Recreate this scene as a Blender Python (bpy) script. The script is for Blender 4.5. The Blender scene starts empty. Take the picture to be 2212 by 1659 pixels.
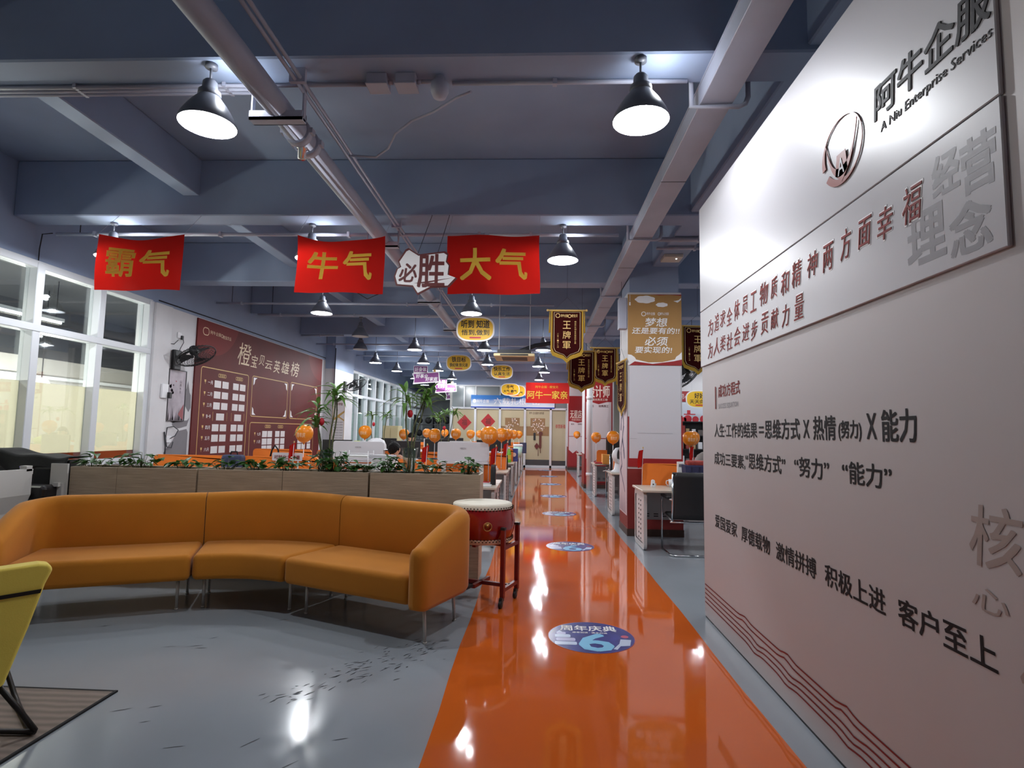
import bpy, bmesh, math, random
from mathutils import Vector, Matrix
PI = math.pi
random.seed(7)
SC = bpy.context.scene
COL = SC.collection
# ------------------------------------------------------------------ camera, world, exposure
H = 1.45
YAW, PITCH, ROLL, FPX = 0.0449, 0.084987, 0.017338, 1210.0
cd = bpy.data.cameras.new('camera'); cam = bpy.data.objects.new('camera', cd); COL.objects.link(cam)
_F = Vector((-math.sin(YAW)*math.cos(PITCH), math.cos(YAW)*math.cos(PITCH), math.sin(PITCH)))
_R = Vector((math.cos(YAW), math.sin(YAW), 0)); _U = _R.cross(_F)
_R2 = _R*math.cos(ROLL) + _U*math.sin(ROLL); _U2 = _U*math.cos(ROLL) - _R*math.sin(ROLL)
cam.matrix_world = Matrix(((_R2.x, _U2.x, -_F.x, 0), (_R2.y, _U2.y, -_F.y, 0), (_R2.z, _U2.z, -_F.z, H), (0, 0, 0, 1)))
cd.sensor_fit = 'HORIZONTAL'; cd.sensor_width = 36; cd.lens = FPX/2212*36; cd.clip_start = .05; cd.clip_end = 200
SC.camera = cam
W = bpy.data.worlds.new('world'); SC.world = W; W.use_nodes = True
W.node_tree.nodes['Background'].inputs[0].default_value = (.03, .045, .08, 1)
W.node_tree.nodes['Background'].inputs[1].default_value = .3
SC.view_settings.view_transform = 'Standard'; SC.view_settings.look = 'None'
SC.view_settings.gamma = 1; SC.view_settings.use_curve_mapping = False
SC.view_settings.exposure = 0.4
LAMP_W = 62.0
LAMP_COL = (.93, .96, 1.0)
try:
    SC.cycles.use_denoising = True; SC.cycles.denoiser = 'OPENIMAGEDENOISE'
    SC.cycles.max_bounces = 8; SC.cycles.diffuse_bounces = 4; SC.cycles.glossy_bounces = 4
    SC.cycles.transmission_bounces = 6; SC.cycles.transparent_max_bounces = 10
    SC.cycles.caustics_reflective = False; SC.cycles.caustics_refractive = False
    SC.cycles.sample_clamp_indirect = 6.0; SC.cycles.use_light_tree = True
    SC.cycles.use_adaptive_sampling = True; SC.cycles.adaptive_threshold = .02
except Exception:
    pass

# ------------------------------------------------------------------ materials
def lin(c):
    def f(x):
        x /= 255.0
        return x/12.92 if x <= .04045 else ((x+.055)/1.055)**2.4
    return (f(c[0]), f(c[1]), f(c[2]), 1)
MATS = {}
def mat(name, col=(200,200,200), rough=.5, metal=0., spec=.5, var=None, bump=None, stretch=(1,1,1), coat=0., sheen=0., trans=0., emit=None, alpha=None, transl=0.):
    if name in MATS: return MATS[name]
    m = bpy.data.materials.new(name); m.use_nodes = True; MATS[name] = m
    nt = m.node_tree; N = nt.nodes; L = nt.links
    b = N['Principled BSDF']
    c = lin(col)
    b.inputs['Base Color'].default_value = c; b.inputs['Roughness'].default_value = rough
    b.inputs['Metallic'].default_value = metal; b.inputs['Specular IOR Level'].default_value = spec
    if coat: b.inputs['Coat Weight'].default_value = coat; b.inputs['Coat Roughness'].default_value = .08
    if sheen: b.inputs['Sheen Weight'].default_value = sheen; b.inputs['Sheen Roughness'].default_value = .4
    if trans: b.inputs['Transmission Weight'].default_value = trans
    if emit: b.inputs['Emission Color'].default_value = lin(emit[0]); b.inputs['Emission Strength'].default_value = emit[1]
    if alpha is not None: b.inputs['Alpha'].default_value = alpha
    if var or bump:
        tc = N.new('ShaderNodeTexCoord'); mp = N.new('ShaderNodeMapping'); mp.inputs['Scale'].default_value = stretch
        L.new(tc.outputs['Object'], mp.inputs['Vector'])
    if var:
        n = N.new('ShaderNodeTexNoise'); n.inputs['Scale'].default_value = var[0]; n.inputs['Detail'].default_value = 5
        L.new(mp.outputs[0], n.inputs['Vector'])
        r = N.new('ShaderNodeValToRGB'); a = var[1]
        r.color_ramp.elements[0].position = .3; r.color_ramp.elements[1].position = .7
        r.color_ramp.elements[0].color = (c[0]*(1-a), c[1]*(1-a), c[2]*(1-a), 1)
        r.color_ramp.elements[1].color = (min(1,c[0]*(1+a)), min(1,c[1]*(1+a)), min(1,c[2]*(1+a)), 1)
        L.new(n.outputs[0], r.inputs[0]); L.new(r.outputs[0], b.inputs['Base Color'])
    if bump:
        n2 = N.new('ShaderNodeTexNoise'); n2.inputs['Scale'].default_value = bump[0]; n2.inputs['Detail'].default_value = 4
        L.new(mp.outputs[0], n2.inputs['Vector'])
        bp = N.new('ShaderNodeBump'); bp.inputs['Strength'].default_value = bump[1]; bp.inputs['Distance'].default_value = .01
        L.new(n2.outputs[0], bp.inputs['Height']); L.new(bp.outputs[0], b.inputs['Normal'])
    if transl:
        t = N.new('ShaderNodeBsdfTranslucent'); t.inputs[0].default_value = c
        mx = N.new('ShaderNodeMixShader'); mx.inputs[0].default_value = transl
        L.new(b.outputs[0], mx.inputs[1]); L.new(t.outputs[0], mx.inputs[2])
        L.new(mx.outputs[0], N['Material Output'].inputs[0])
    return m
def glass_mat(name, tint=(235,240,240), refl=.08):
    if name in MATS: return MATS[name]
    m = bpy.data.materials.new(name); m.use_nodes = True; MATS[name] = m
    nt = m.node_tree; N = nt.nodes; L = nt.links
    N.remove(N['Principled BSDF'])
    t = N.new('ShaderNodeBsdfTransparent'); t.inputs[0].default_value = lin(tint)
    g = N.new('ShaderNodeBsdfGlossy'); g.inputs['Roughness'].default_value = .02
    lw = N.new('ShaderNodeLayerWeight'); lw.inputs[0].default_value = .35
    ma = N.new('ShaderNodeMath'); ma.operation = 'MULTIPLY_ADD'; ma.inputs[1].default_value = .22; ma.inputs[2].default_value = refl
    L.new(lw.outputs['Fresnel'], ma.inputs[0])
    mx = N.new('ShaderNodeMixShader')
    L.new(ma.outputs[0], mx.inputs[0]); L.new(t.outputs[0], mx.inputs[1]); L.new(g.outputs[0], mx.inputs[2])
    L.new(mx.outputs[0], N['Material Output'].inputs[0])
    return m
def wave_mat(name, c1, c2, scale, rough=.6, axis='Y', dist=0.):
    if name in MATS: return MATS[name]
    m = mat(name, c1, rough); N = m.node_tree.nodes; L = m.node_tree.links; b = N['Principled BSDF']
    tc = N.new('ShaderNodeTexCoord'); w = N.new('ShaderNodeTexWave'); w.bands_direction = axis
    w.inputs['Scale'].default_value = scale; w.inputs['Distortion'].default_value = dist; w.inputs['Detail'].default_value = 3
    L.new(tc.outputs['Object'], w.inputs['Vector'])
    r = N.new('ShaderNodeValToRGB'); r.color_ramp.elements[0].color = lin(c1); r.color_ramp.elements[1].color = lin(c2)
    L.new(w.outputs[0], r.inputs[0]); L.new(r.outputs[0], b.inputs['Base Color'])
    bp = N.new('ShaderNodeBump'); bp.inputs['Strength'].default_value = .4; bp.inputs['Distance'].default_value = .004
    L.new(w.outputs[0], bp.inputs['Height']); L.new(bp.outputs[0], b.inputs['Normal'])
    return m

# ------------------------------------------------------------------ mesh builder
_TX = {}
def glyphs(body, bold=0., shear=0., space=1.):
    k = (body, shear, space)
    if k in _TX: return _TX[k]
    c = bpy.data.curves.new('lettering', 'FONT'); c.body = body; c.offset = 0; c.shear = shear
    c.resolution_u = 2; c.space_character = space
    o = bpy.data.objects.new('lettering', c); COL.objects.link(o)
    bpy.context.view_layer.update()
    dg = bpy.context.evaluated_depsgraph_get()
    me = bpy.data.meshes.new_from_object(o.evaluated_get(dg))
    v = [(p.co.x, p.co.y) for p in me.vertices]; f = [tuple(p.vertices) for p in me.polygons]
    bpy.data.objects.remove(o); bpy.data.meshes.remove(me); bpy.data.curves.remove(c)
    x0 = min(p[0] for p in v); x1 = max(p[0] for p in v); y0 = min(p[1] for p in v); y1 = max(p[1] for p in v)
    v = [((p[0]-x0)/(x1-x0), (p[1]-y0)/(y1-y0)) for p in v]
    _TX[k] = (v, f, (x1-x0)/(y1-y0)); return _TX[k]
class MB:
    def __init__(s): s.v = []; s.f = []; s.m = []; s.s = []
    def add(s, vs, fs, mi=0, sm=False):
        o = len(s.v); s.v += [tuple(x) for x in vs]
        for f in fs: s.f.append(tuple(i+o for i in f)); s.m.append(mi); s.s.append(sm)
        return s
    def box(s, x0, x1, y0, y1, z0, z1, mi=0):
        return s.add([(x0,y0,z0),(x1,y0,z0),(x1,y1,z0),(x0,y1,z0),(x0,y0,z1),(x1,y0,z1),(x1,y1,z1),(x0,y1,z1)],
                     [(3,2,1,0),(4,5,6,7),(0,1,5,4),(1,2,6,5),(2,3,7,6),(3,0,4,7)], mi)
    def bar(s, a, b, w, h, mi=0, up=(0,0,1)):
        a = Vector(a); b = Vector(b); d = (b-a).normalized(); u = Vector(up)
        if abs(d.dot(u)) > .99: u = Vector((0,1,0))
        r = d.cross(u).normalized(); u = r.cross(d)
        vs = [p + r*sx*w/2 + u*sy*h/2 for p in (a, b) for sx, sy in ((-1,-1),(1,-1),(1,1),(-1,1))]
        return s.add(vs, [(3,2,1,0),(4,5,6,7),(0,1,5,4),(1,2,6,5),(2,3,7,6),(3,0,4,7)], mi)
    def tube(s, pts, r, n=8, mi=0, closed=False, caps=True, flat=1.):
        pts = [Vector(p) for p in pts]; k = len(pts); rs = r if isinstance(r, (list, tuple)) else [r]*k
        ref = None; vs = []
        for i, p in enumerate(pts):
            a = pts[(i-1) % k] if (closed or i > 0) else p; b = pts[(i+1) % k] if (closed or i < k-1) else p
            d = (b-a).normalized()
            if ref is None:
                ref = Vector((0,0,1)) if abs(d.z) < .9 else Vector((1,0,0))
            x = (ref - d*ref.dot(d)).normalized(); ref = x; y = d.cross(x)
            for j in range(n):
                t = 2*PI*j/n; vs.append(p + x*math.cos(t)*rs[i] + y*math.sin(t)*rs[i]*flat)
        fs = []
        for i in range(k if closed else k-1):
            i2 = (i+1) % k
            for j in range(n): fs.append((i*n+j, i*n+(j+1) % n, i2*n+(j+1) % n, i2*n+j))
        s.add(vs, fs, mi, True)
        if caps and not closed:
            o = len(s.v)-len(vs)
            s.f.append(tuple(o+j for j in reversed(range(n)))); s.m.append(mi); s.s.append(False)
            s.f.append(tuple(o+(k-1)*n+j for j in range(n))); s.m.append(mi); s.s.append(False)
        return s
    def lathe(s, prof, n=24, c=(0,0,0), mi=0, M=None, sm=True, sx=1., sy=1.):
        vs = []; c = Vector(c)
        for r, z in prof:
            for j in range(n):
                t = 2*PI*j/n; p = Vector((r*math.cos(t)*sx, r*math.sin(t)*sy, z))
                vs.append((M @ p if M else p) + c)
        fs = []
        for i in range(len(prof)-1):
            for j in range(n): fs.append((i*n+j, i*n+(j+1) % n, (i+1)*n+(j+1) % n, (i+1)*n+j))
        return s.add(vs, fs, mi, sm)
    def ball(s, c, r, n=14, mi=0, sx=1., sy=1., sz=1., M=None):
        k = n//2
        return s.lathe([(max(1e-4, r*math.sin(PI*i/k)), -r*sz*math.cos(PI*i/k)) for i in range(k+1)], n, c, mi, M, True, sx, sy)
    def prism(s, poly, O, U, V, th=0., mi=0, side=None):
        O = Vector(O); U = Vector(U); V = Vector(V); Nn = U.cross(V).normalized(); n = len(poly)
        f = [O + U*a + V*b + Nn*th for a, b in poly]
        if not th: return s.add(f, [tuple(range(n))], mi)
        f += [O + U*a + V*b for a, b in poly]; sd = mi if side is None else side
        o = len(s.v); s.add(f, [tuple(range(n))], mi)
        for q in [tuple(reversed(range(n, 2*n)))] + [(i, n+i, n+(i+1) % n, (i+1) % n) for i in range(n)]:
            s.f.append(tuple(o+k for k in q)); s.m.append(sd); s.s.append(False)
        return s
    def rect(s, O, U, V, w, h, mi=0, th=0.):
        return s.prism([(0,0),(w,0),(w,h),(0,h)], O, U, V, th, mi)
    def frame(s, O, U, V, w, h, t, mi=0, th=0.):
        for a, b, c, d in ((0,0,w,t),(0,h-t,w,t),(0,t,t,h-2*t),(w-t,t,t,h-2*t)):
            s.prism([(a,b),(a+c,b),(a+c,b+d),(a,b+d)], O, U, V, th, mi)
        return s
    def text(s, body, O, U, V, w, h, mi=0, bold=0.02, shear=0., th=0., space=1.):
        v, f, ar = glyphs(body, bold, shear, space); O = Vector(O); U = Vector(U); V = Vector(V); Nn = U.cross(V).normalized()
        if w is None: w = h*ar
        if h is None: h = w/ar
        q = bold*.3*min(h, w*1.3)
        for i, (du, dv) in enumerate(((-q,-q),(q,-q),(q,q),(-q,q)) if bold >= .03 else ((0,0),)):
            Oq = O + U*du + V*dv + Nn*(.00012*i)
            top = [Oq + U*a*w + V*b*h + Nn*th for a, b in v]
            s.add(top, f, mi)
            if th:
                cnt = set((g[k], g[(k+1) % len(g)]) for g in f for k in range(len(g)))
                ed = [e for e in cnt if (e[1], e[0]) not in cnt]; n = len(v)
                s.add(top+[Oq + U*a*w + V*b*h for a, b in v], [(a, a+n, b+n, b) for a, b in ed], mi)
        return s
    def grid(s, fn, nu, nv, mi=0, sm=True):
        vs = [fn(i/nu, j/nv) for j in range(nv+1) for i in range(nu+1)]
        fs = [(j*(nu+1)+i, j*(nu+1)+i+1, (j+1)*(nu+1)+i+1, (j+1)*(nu+1)+i) for j in range(nv) for i in range(nu)]
        return s.add(vs, fs, mi, sm)
    def hook(s, x, y, z0, r=.0015):
        return s.tube([(x,0,z0),(x,0,ceil_z(y))], r, 4)
    def build(s, name, mats, parent=None, bevel=0., seg=2, sub=0, solid=0., recentre=True):
        me = bpy.data.meshes.new(name)
        loc = Vector((0,0,0))
        if parent is None and recentre and s.v:
            xs = [p[0] for p in s.v]; ys = [p[1] for p in s.v]; zs = [p[2] for p in s.v]
            loc = Vector(((min(xs)+max(xs))/2, (min(ys)+max(ys))/2, min(zs)))
            vs = [(p[0]-loc.x, p[1]-loc.y, p[2]-loc.z) for p in s.v]
        else: vs = s.v
        me.from_pydata(vs, [], s.f)
        for m in (mats if isinstance(mats, (list, tuple)) else [mats]): me.materials.append(m)
        me.polygons.foreach_set('material_index', s.m); me.polygons.foreach_set('use_smooth', s.s)
        me.update()
        o = bpy.data.objects.new(name, me); COL.objects.link(o); o.location = loc
        if parent is not None: o.parent = parent
        if solid:
            md = o.modifiers.new('solid', 'SOLIDIFY'); md.thickness = solid; md.offset = 0
        if bevel:
            md = o.modifiers.new('bevel', 'BEVEL'); md.width = bevel; md.segments = seg; md.limit_method = 'ANGLE'; md.angle_limit = .6
            md.harden_normals = False
        if sub:
            md = o.modifiers.new('sub', 'SUBSURF'); md.levels = sub; md.render_levels = sub
        return o
def tag(o, label, cat, group=None, kind=None):
    o['label'] = label; o['category'] = cat
    if group: o['group'] = group
    if kind: o['kind'] = kind
    return o
def thing(name, label, cat, loc=(0,0,0), rz=0., group=None):
    o = bpy.data.objects.new(name, None); COL.objects.link(o); o.location = loc; o.rotation_euler = (0,0,rz)
    o.empty_display_size = .1
    return tag(o, label, cat, group)
def struct(o): o['kind'] = 'structure'; return o
KIDS = {}
def dup(root, loc=None, rz=None, label=None, group=None):
    r = root.copy(); COL.objects.link(r)
    if loc is not None: r.location = loc
    if rz is not None: r.rotation_euler = (0,0,rz)
    if label: r['label'] = label
    if group: r['group'] = group
    for ch in [o for o in root.children]:
        c = ch.copy(); COL.objects.link(c); c.parent = r
        for g in [o for o in ch.children]:
            d = g.copy(); COL.objects.link(d); d.parent = c
    return r
X_, Y_, Z_ = Vector((1,0,0)), Vector((0,1,0)), Vector((0,0,1))
def circ(r, n=32, a0=0., cx=0., cy=0., sy=1.): return [(cx+r*math.cos(a0+2*PI*i/n), cy+r*sy*math.sin(a0+2*PI*i/n)) for i in range(n)]
def rrect(w, h, r, n=5, x=0., y=0.):
    out = []
    for cx, cy, a in ((w-r, r, -PI/2), (w-r, h-r, 0), (r, h-r, PI/2), (r, r, PI)):
        for i in range(n+1):
            t = a + PI/2*i/n; out.append((x+cx+r*math.cos(t), y+cy+r*math.sin(t)))
    return out
def rloop(w, h, r, t):                       # a rounded outline ring as a list of quads, used through MB.ring
    return rrect(w, h, r), rrect(w-2*t, h-2*t, max(.002, r-t), x=t, y=t)
def ring(mb, O, U, V, w, h, r, t, mi=0, e=0.):
    a, b = rloop(w, h, r, t); n = len(a); O = Vector(O); U = Vector(U); V = Vector(V); Nn = U.cross(V).normalized()
    vs = [O+U*p+V*q+Nn*e for p, q in a] + [O+U*p+V*q+Nn*e for p, q in b]
    mb.add(vs, [(i, (i+1) % n, n+(i+1) % n, n+i) for i in range(n)], mi)

BEAMS = [-2.1, .7, 3.44, 6.15, 9.03, 11.65, 14.2, 16.9, 19.6, 22.3, 25.0, 27.7]
def ceil_z(y): return 3.893 if any(b+.005 <= y <= b+.315 for b in BEAMS) else 4.563
# common materials
white_paint = mat('white_paint', (205,203,205), .6, var=(2.5,.05), bump=(14,.05))
blue_paint = mat('blue_ceiling_paint', (148,163,189), .7, var=(1.2,.08), bump=(6,.08))
pipe_paint = mat('pipe_paint', (176,180,196), .5, var=(3,.06))
dark_cable = mat('dark_cable', (38,38,44), .6)
alu = mat('white_aluminium', (205,208,212), .4, spec=.5)
chrome = mat('chrome', (215,218,222), .18, metal=1.)
black_plastic = mat('black_plastic', (22,22,24), .45)
black_fabric = mat('black_fabric', (20,20,22), .85, bump=(120,.1))
white_plastic = mat('white_plastic', (225,225,228), .4)
paper = mat('paper', (232,232,230), .7)
red_cloth = mat('red_cloth', (168,22,16), .8, spec=.2, transl=.3, bump=(60,.1))
yellow_print = mat('yellow_print', (255,226,90), .7, transl=.35)
gold_print = mat('gold_print', (206,170,100), .5)
pure_black = mat('black_print', (24,22,26), .5)
white_print = mat('white_print', (238,236,236), .5)
orange_panel = mat('orange_panel', (232,120,34), .55)
desk_wood = mat('pale_desk_wood', (205,192,176), .35, var=(6,.06), stretch=(1,8,8))
desk_grey = mat('grey_metal_leg', (196,192,190), .35, metal=.0, spec=.6)
maroon = mat('maroon_print', (92,22,20), .55)
deep_red = mat('deep_red_print', (150,26,30), .5)
# ------------------------------------------------------------------ setting: floor, path, ceiling, walls
XL = -6.2; XW = 1.371; YF = 23.1
def floor_mat(name, col, rough, bumpk):
    m = mat(name, col, rough, spec=.6, var=(1.1,.05), bump=(2.2,bumpk)); N = m.node_tree.nodes; L = m.node_tree.links; b = N['Principled BSDF']
    tc = N.new('ShaderNodeTexCoord'); n = N.new('ShaderNodeTexNoise'); n.inputs['Scale'].default_value = 3.5; n.inputs['Detail'].default_value = 6
    L.new(tc.outputs['Object'], n.inputs['Vector'])
    mr = N.new('ShaderNodeMapRange'); mr.inputs['To Min'].default_value = rough*.6; mr.inputs['To Max'].default_value = rough*1.6
    L.new(n.outputs[0], mr.inputs[0]); L.new(mr.outputs[0], b.inputs['Roughness'])
    return m
floor_grey = floor_mat('grey_epoxy', (150,156,162), .15, .02)
scuff = mat('scuff', (52,55,60), .6)
mb = MB().box(-9.6, 8.6, -4.2, 30, -.05, 0)
rs = random.Random(3)
def scuffline(x, y, ln, a, w):
    k = 4; c = math.cos(a); s_ = math.sin(a); up = []; dn = []
    for i in range(k+1):
        t = (i/k-.5)*ln; ww = w*(1-abs(i/k-.5)*1.9)*rs.uniform(.6,1.2)+.0006; j = rs.uniform(-.4,.4)*w
        up.append((x+c*t-s_*(ww+j), y+s_*t+c*(ww+j), .0012)); dn.append((x+c*t+s_*(ww-j), y+s_*t-c*(ww-j), .0012))
    mb.add(up+dn, [(i, k+1+i, k+2+i, i+1) for i in range(k)], 1)
for i in range(115):
    t = rs.random(); x = -1.38+t*.75+rs.gauss(0,.09); y = 3.05+t*.95+rs.gauss(0,.09)
    scuffline(x, y, rs.uniform(.015,.07), rs.uniform(.2,1.3), rs.uniform(.0016,.0055))
for x, y, a in ((-2.2,3.9,.8),(-2.24,3.75,.4),(-2.18,3.72,.2),(-2.4,3.72,.3),(-3.1,4.05,.6),(-2.1,2.9,.5),(-1.9,2.8,.4),(-1.62,2.6,.3),(-.9,2.72,.4),(-1.75,4.35,.7),(-1.9,4.3,.6),(-1.95,2.95,.5),(-1.3,2.66,1.),(-1.05,2.5,.9)):
    scuffline(x, y, rs.uniform(.05,.1), a, .003)
struct(mb.build('floor', [floor_grey, scuff], recentre=False))
path_orange = floor_mat('orange_epoxy', (206,96,32), .05, .015)
mb = MB(); n = 60
pl = [(-.49+.006*math.sin(i*1.7)+.004*math.sin(i*.6), -4.2+27.1*i/n) for i in range(n+1)]
pr_ = [(1.2+.006*math.sin(i*1.3+1), -4.2+27.1*i/n) for i in range(n+1)]
mb.add([(x,y,.004) for x, y in pl]+[(x,y,.004) for x, y in pr_], [(i, n+1+i, n+2+i, i+1) for i in range(n)])
mb.add([(x,y,.0) for x, y in pl]+[(x,y,.004) for x, y in pl], [(i, n+1+i, n+2+i, i+1) for i in range(n)])
mb.add([(x,y,.0) for x, y in pr_]+[(x,y,.004) for x, y in pr_], [(i+1, n+2+i, n+1+i, i) for i in range(n)])
struct(mb.build('floor_path', path_orange, recentre=False))
struct(MB().box(-9.6, 8.6, -4.2, 30, 4.56, 4.7).build('ceiling', blue_paint, recentre=False))
for y in BEAMS:
    struct(MB().box(XL, 8.4, y, y+.32, 3.89, 4.56).build('ceiling_beam', blue_paint, bevel=.012, seg=1))
struct(MB().box(-4.16, -3.96, -4.2, 29.8, 4.13, 4.56).build('ceiling_joist', blue_paint, bevel=.01, seg=1))
struct(MB().box(1.69, 2.07, -4.2, 29.8, 3.93, 4.56).build('ceiling_girder', blue_paint, bevel=.012, seg=1))
struct(MB().box(5.0, 5.2, -4.2, 29.8, 4.13, 4.56).build('ceiling_joist', blue_paint))
# left wall: white below 3.45 m, blue above; window bays are open
wall_grey = mat('bare_plaster', (122,118,122), .8, var=(3,.06))
mb = MB()
mb.box(XL-.2, XL, -4.2, 29.8, 3.44, 4.56, 1)
mb.box(XL-.2, XL, -4.2, 8.56, 0, .93, 0)
mb.box(XL-.2, XL, 8.56, 17.9, 0, 3.44, 0)
mb.box(XL-.2, XL, 17.9, 29.8, 0, .93, 0)
mb.box(XL, XL+.1, 8.58, 8.98, 0, 3.42, 0)
mb.box(XL, XL+.28, 16.05, 17.75, 0, 3.2, 0); mb.box(XL, XL+.28, 16.05, 17.75, 3.2, 4.56, 1)
def blob(pts, e=.003):
    mb.prism([(y, z) for y, z in pts], (XL+e, 0, 0), Y_, Z_, 0, 2)
blob([(9.02,1.85),(9.12,1.9),(9.2,1.55),(9.3,1.5),(9.42,1.52),(9.5,1.62),(9.62,1.58),(9.62,1.8),(9.72,1.7),(9.78,1.78),(9.76,2.0),(9.72,2.05),(9.66,2.25),(9.62,2.1),(9.05,2.1)][::-1])
blob([(9.02,.6),(9.74,.6),(9.74,1.34),(9.7,1.4),(9.45,1.36),(9.34,1.2),(9.22,1.1),(9.1,.98),(9.02,.9)])
blob([(9.3,1.52),(9.7,1.55),(9.76,1.6),(9.7,1.45),(9.55,1.42),(9.42,1.4),(9.3,1.46)][::-1])
struct(mb.build('wall_left', [white_paint, blue_paint, wall_grey], recentre=False))
# left windows
film_cream = mat('cream_window_film', (232,228,214), .6, spec=.2, transl=.6)
film_pale = mat('pale_window_film', (200,210,204), .6, transl=.55)
film_red = mat('orange_red_film', (176,72,34), .6, transl=.25)
win_glass = glass_mat('window_glass')
def window(idx, y0, y1, muls, zrail, ztop, zfilm, zred, zsill, filmm, mw=.07):
    mb = MB(); X0, X1 = XL-.1, XL+.05
    mb.box(X0, X1, y0, y1, ztop-.07, ztop+.02); mb.box(X0, X1+.02, y0, y1, zrail-.045, zrail+.045); mb.box(X0, X1, y0, y1, zsill-.05, zsill+.03)
    for y in muls: mb.box(X0, X1+.01, y-mw/2, y+mw/2, zsill, ztop)
    w = struct(mb.build('window_%d' % idx, alu, bevel=.006, seg=1, recentre=False))
    for a, b in zip(muls[:-1], muls[1:]):
        y_0, y_1 = a+mw/2, b-mw/2
        MB().box(XL-.05, XL-.044, y_0, y_1, zrail+.045, ztop-.07).build('pane', win_glass, w)
        MB().box(XL-.05, XL-.044, y_0, y_1, zsill+.03, zrail-.045).build('pane', win_glass, w)
        MB().box(XL-.058, XL-.053, y_0, y_1, zred, zfilm).build('frosted_film', filmm, w)
        if zred > zsill+.03: MB().box(XL-.058, XL-.053, y_0, y_1, zsill+.03, zred).build('coloured_film', film_red, w)
    return w
window(1, -4.2, 8.56, [-3.5+1.003*i for i in range(13)], 2.62, 3.43, 1.965, 1.07, .93, film_cream, .11)
window(2, 17.9, 29.8, [17.94+1.04*i for i in range(12)], 2.58, 3.4, 2.0, .96, .93, film_pale, .09)
# rooms behind the left windows
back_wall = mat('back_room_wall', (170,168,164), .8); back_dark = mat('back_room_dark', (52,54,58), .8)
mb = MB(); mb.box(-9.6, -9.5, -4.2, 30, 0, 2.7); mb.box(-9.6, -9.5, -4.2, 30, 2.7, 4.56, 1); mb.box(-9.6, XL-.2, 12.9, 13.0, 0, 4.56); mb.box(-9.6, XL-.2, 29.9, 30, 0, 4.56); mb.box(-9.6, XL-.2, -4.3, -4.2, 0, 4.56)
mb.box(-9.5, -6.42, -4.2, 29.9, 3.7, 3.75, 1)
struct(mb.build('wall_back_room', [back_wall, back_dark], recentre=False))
mb = MB(); mb.box(-9.5, -9.42, -4, 12.9, 2.3, 2.36)
for y in (1, 3.2, 5.4, 7.6, 9.8): mb.box(-9.5, -9.42, y, y+.08, 0, 3.0)
struct(mb.build('trim_1', alu, recentre=False))
tube_em = mat('fluorescent_tube', (255,255,255), .3, emit=((235,240,255), 9))
TL_SPOTS = [(-7.6, 5.4, 3.25), (-7.6, 7.9, 3.05), (-7.8, 11.2, 3.05), (-7.7, 20.5, 3.3), (-7.7, 25.5, 3.3)]
for i, (x, y, z) in enumerate(TL_SPOTS):
    r = thing('fluorescent_light', ['white tube light seen through the first window pane', 'white tube light behind the middle window pane', 'bright white tube light behind the last front window pane', 'tube light behind the rear window strip, nearer one', 'tube light behind the rear window strip, further one'][i], 'light', (x,y,z), 0, 'tube lights behind the windows')
    MB().tube([(0,-.6,0),(0,.6,0)], .016, 8).build('tube', tube_em, r)
    MB().box(-.04,.04,-.62,.62,.02,.07).build('housing', alu, r)
    MB().tube([(0,-.5,.07),(0,-.5,3.7-z)], .006, 6).tube([(0,.5,.07),(0,.5,3.7-z)], .006, 6).build('hanger', dark_cable, r)
def area(name, loc, size, w, col=(1,1,1), rot=(0,0,0)):
    l = bpy.data.lights.new(name, 'AREA'); l.shape = 'RECTANGLE'; l.size = size[0]; l.size_y = size[1]; l.energy = w; l.color = col
    o = bpy.data.objects.new(name, l); COL.objects.link(o); o.location = loc; o.rotation_euler = rot
    return o
for x, y, z in TL_SPOTS:
    area('tube_glow', (x, y, z-.03), (.08, 1.2), 60, (1,.93,.8) if y < 14 else (.92,.97,1))
def fill_globe(lab, x, y, z, w, c):  # added globe with a point light, backlights the window film
    r = thing('fill_globe_light', lab, 'light', (x, y, z), 0, 'added globe lights behind the window film')
    MB().ball((0,0,0), .12, 14).build('globe', mat('fill_globe_glow', (255,250,235), .4, emit=((255,240,210), 4)), r); MB().tube([(0,0,.12),(0,0,3.7-z)], .008, 6).build('stem', dark_cable, r)
    l = bpy.data.lights.new('fill_globe_glow', 'POINT'); l.energy = w; l.color = c; l.shadow_soft_size = .13
    o = bpy.data.objects.new('fill_globe_glow', l); COL.objects.link(o); o.parent = r; o.location = (0,0,-.26)
for i, (x, y, w) in enumerate(((-8.3,3.0,120),(-8.3,6.2,150),(-8.3,9.0,150),(-8.3,18.5,110),(-8.3,22,110),(-8.3,26,110))):
    fill_globe('added globe light lighting the film of the left windows from behind', x, y, 2.1, w*1.9 if y < 13 else w, (1,.95,.86) if y < 13 else (.92,.98,1))
# far glass partition (Y = 23.1) with a room behind it
far_film = mat('far_frosted_glass', (196,188,164), .35, transl=.4)
far_grey = mat('far_upper_glass', (120,128,130), .15, spec=.6)
FM = [-3.51, -2.53, -1.51, -.48, .58, 1.24]
mb = MB()
for x in FM: mb.box(x-.045, x+.045, YF-.06, YF+.06, 0, 2.42)
mb.box(FM[0], FM[-1], YF-.06, YF+.06, 2.36, 2.44); mb.box(FM[0], FM[-1], YF-.06, YF+.06, 0, .1); mb.box(-3.51, 1.24, YF-.05, YF+.05, 3.3, 3.36)
for x in (-3.0, -2.53, -1.51, -.48, .58): mb.box(x-.03, x+.03, YF-.05, YF+.05, 2.44, 3.3)
wf = struct(mb.build('wall_far', alu, bevel=.006, seg=1, recentre=False))
for a, b in zip(FM[:-1], FM[1:]):
    MB().box(a+.045, b-.045, YF-.004, YF+.004, .1, 2.36).build('frosted_pane', far_film, wf)
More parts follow.
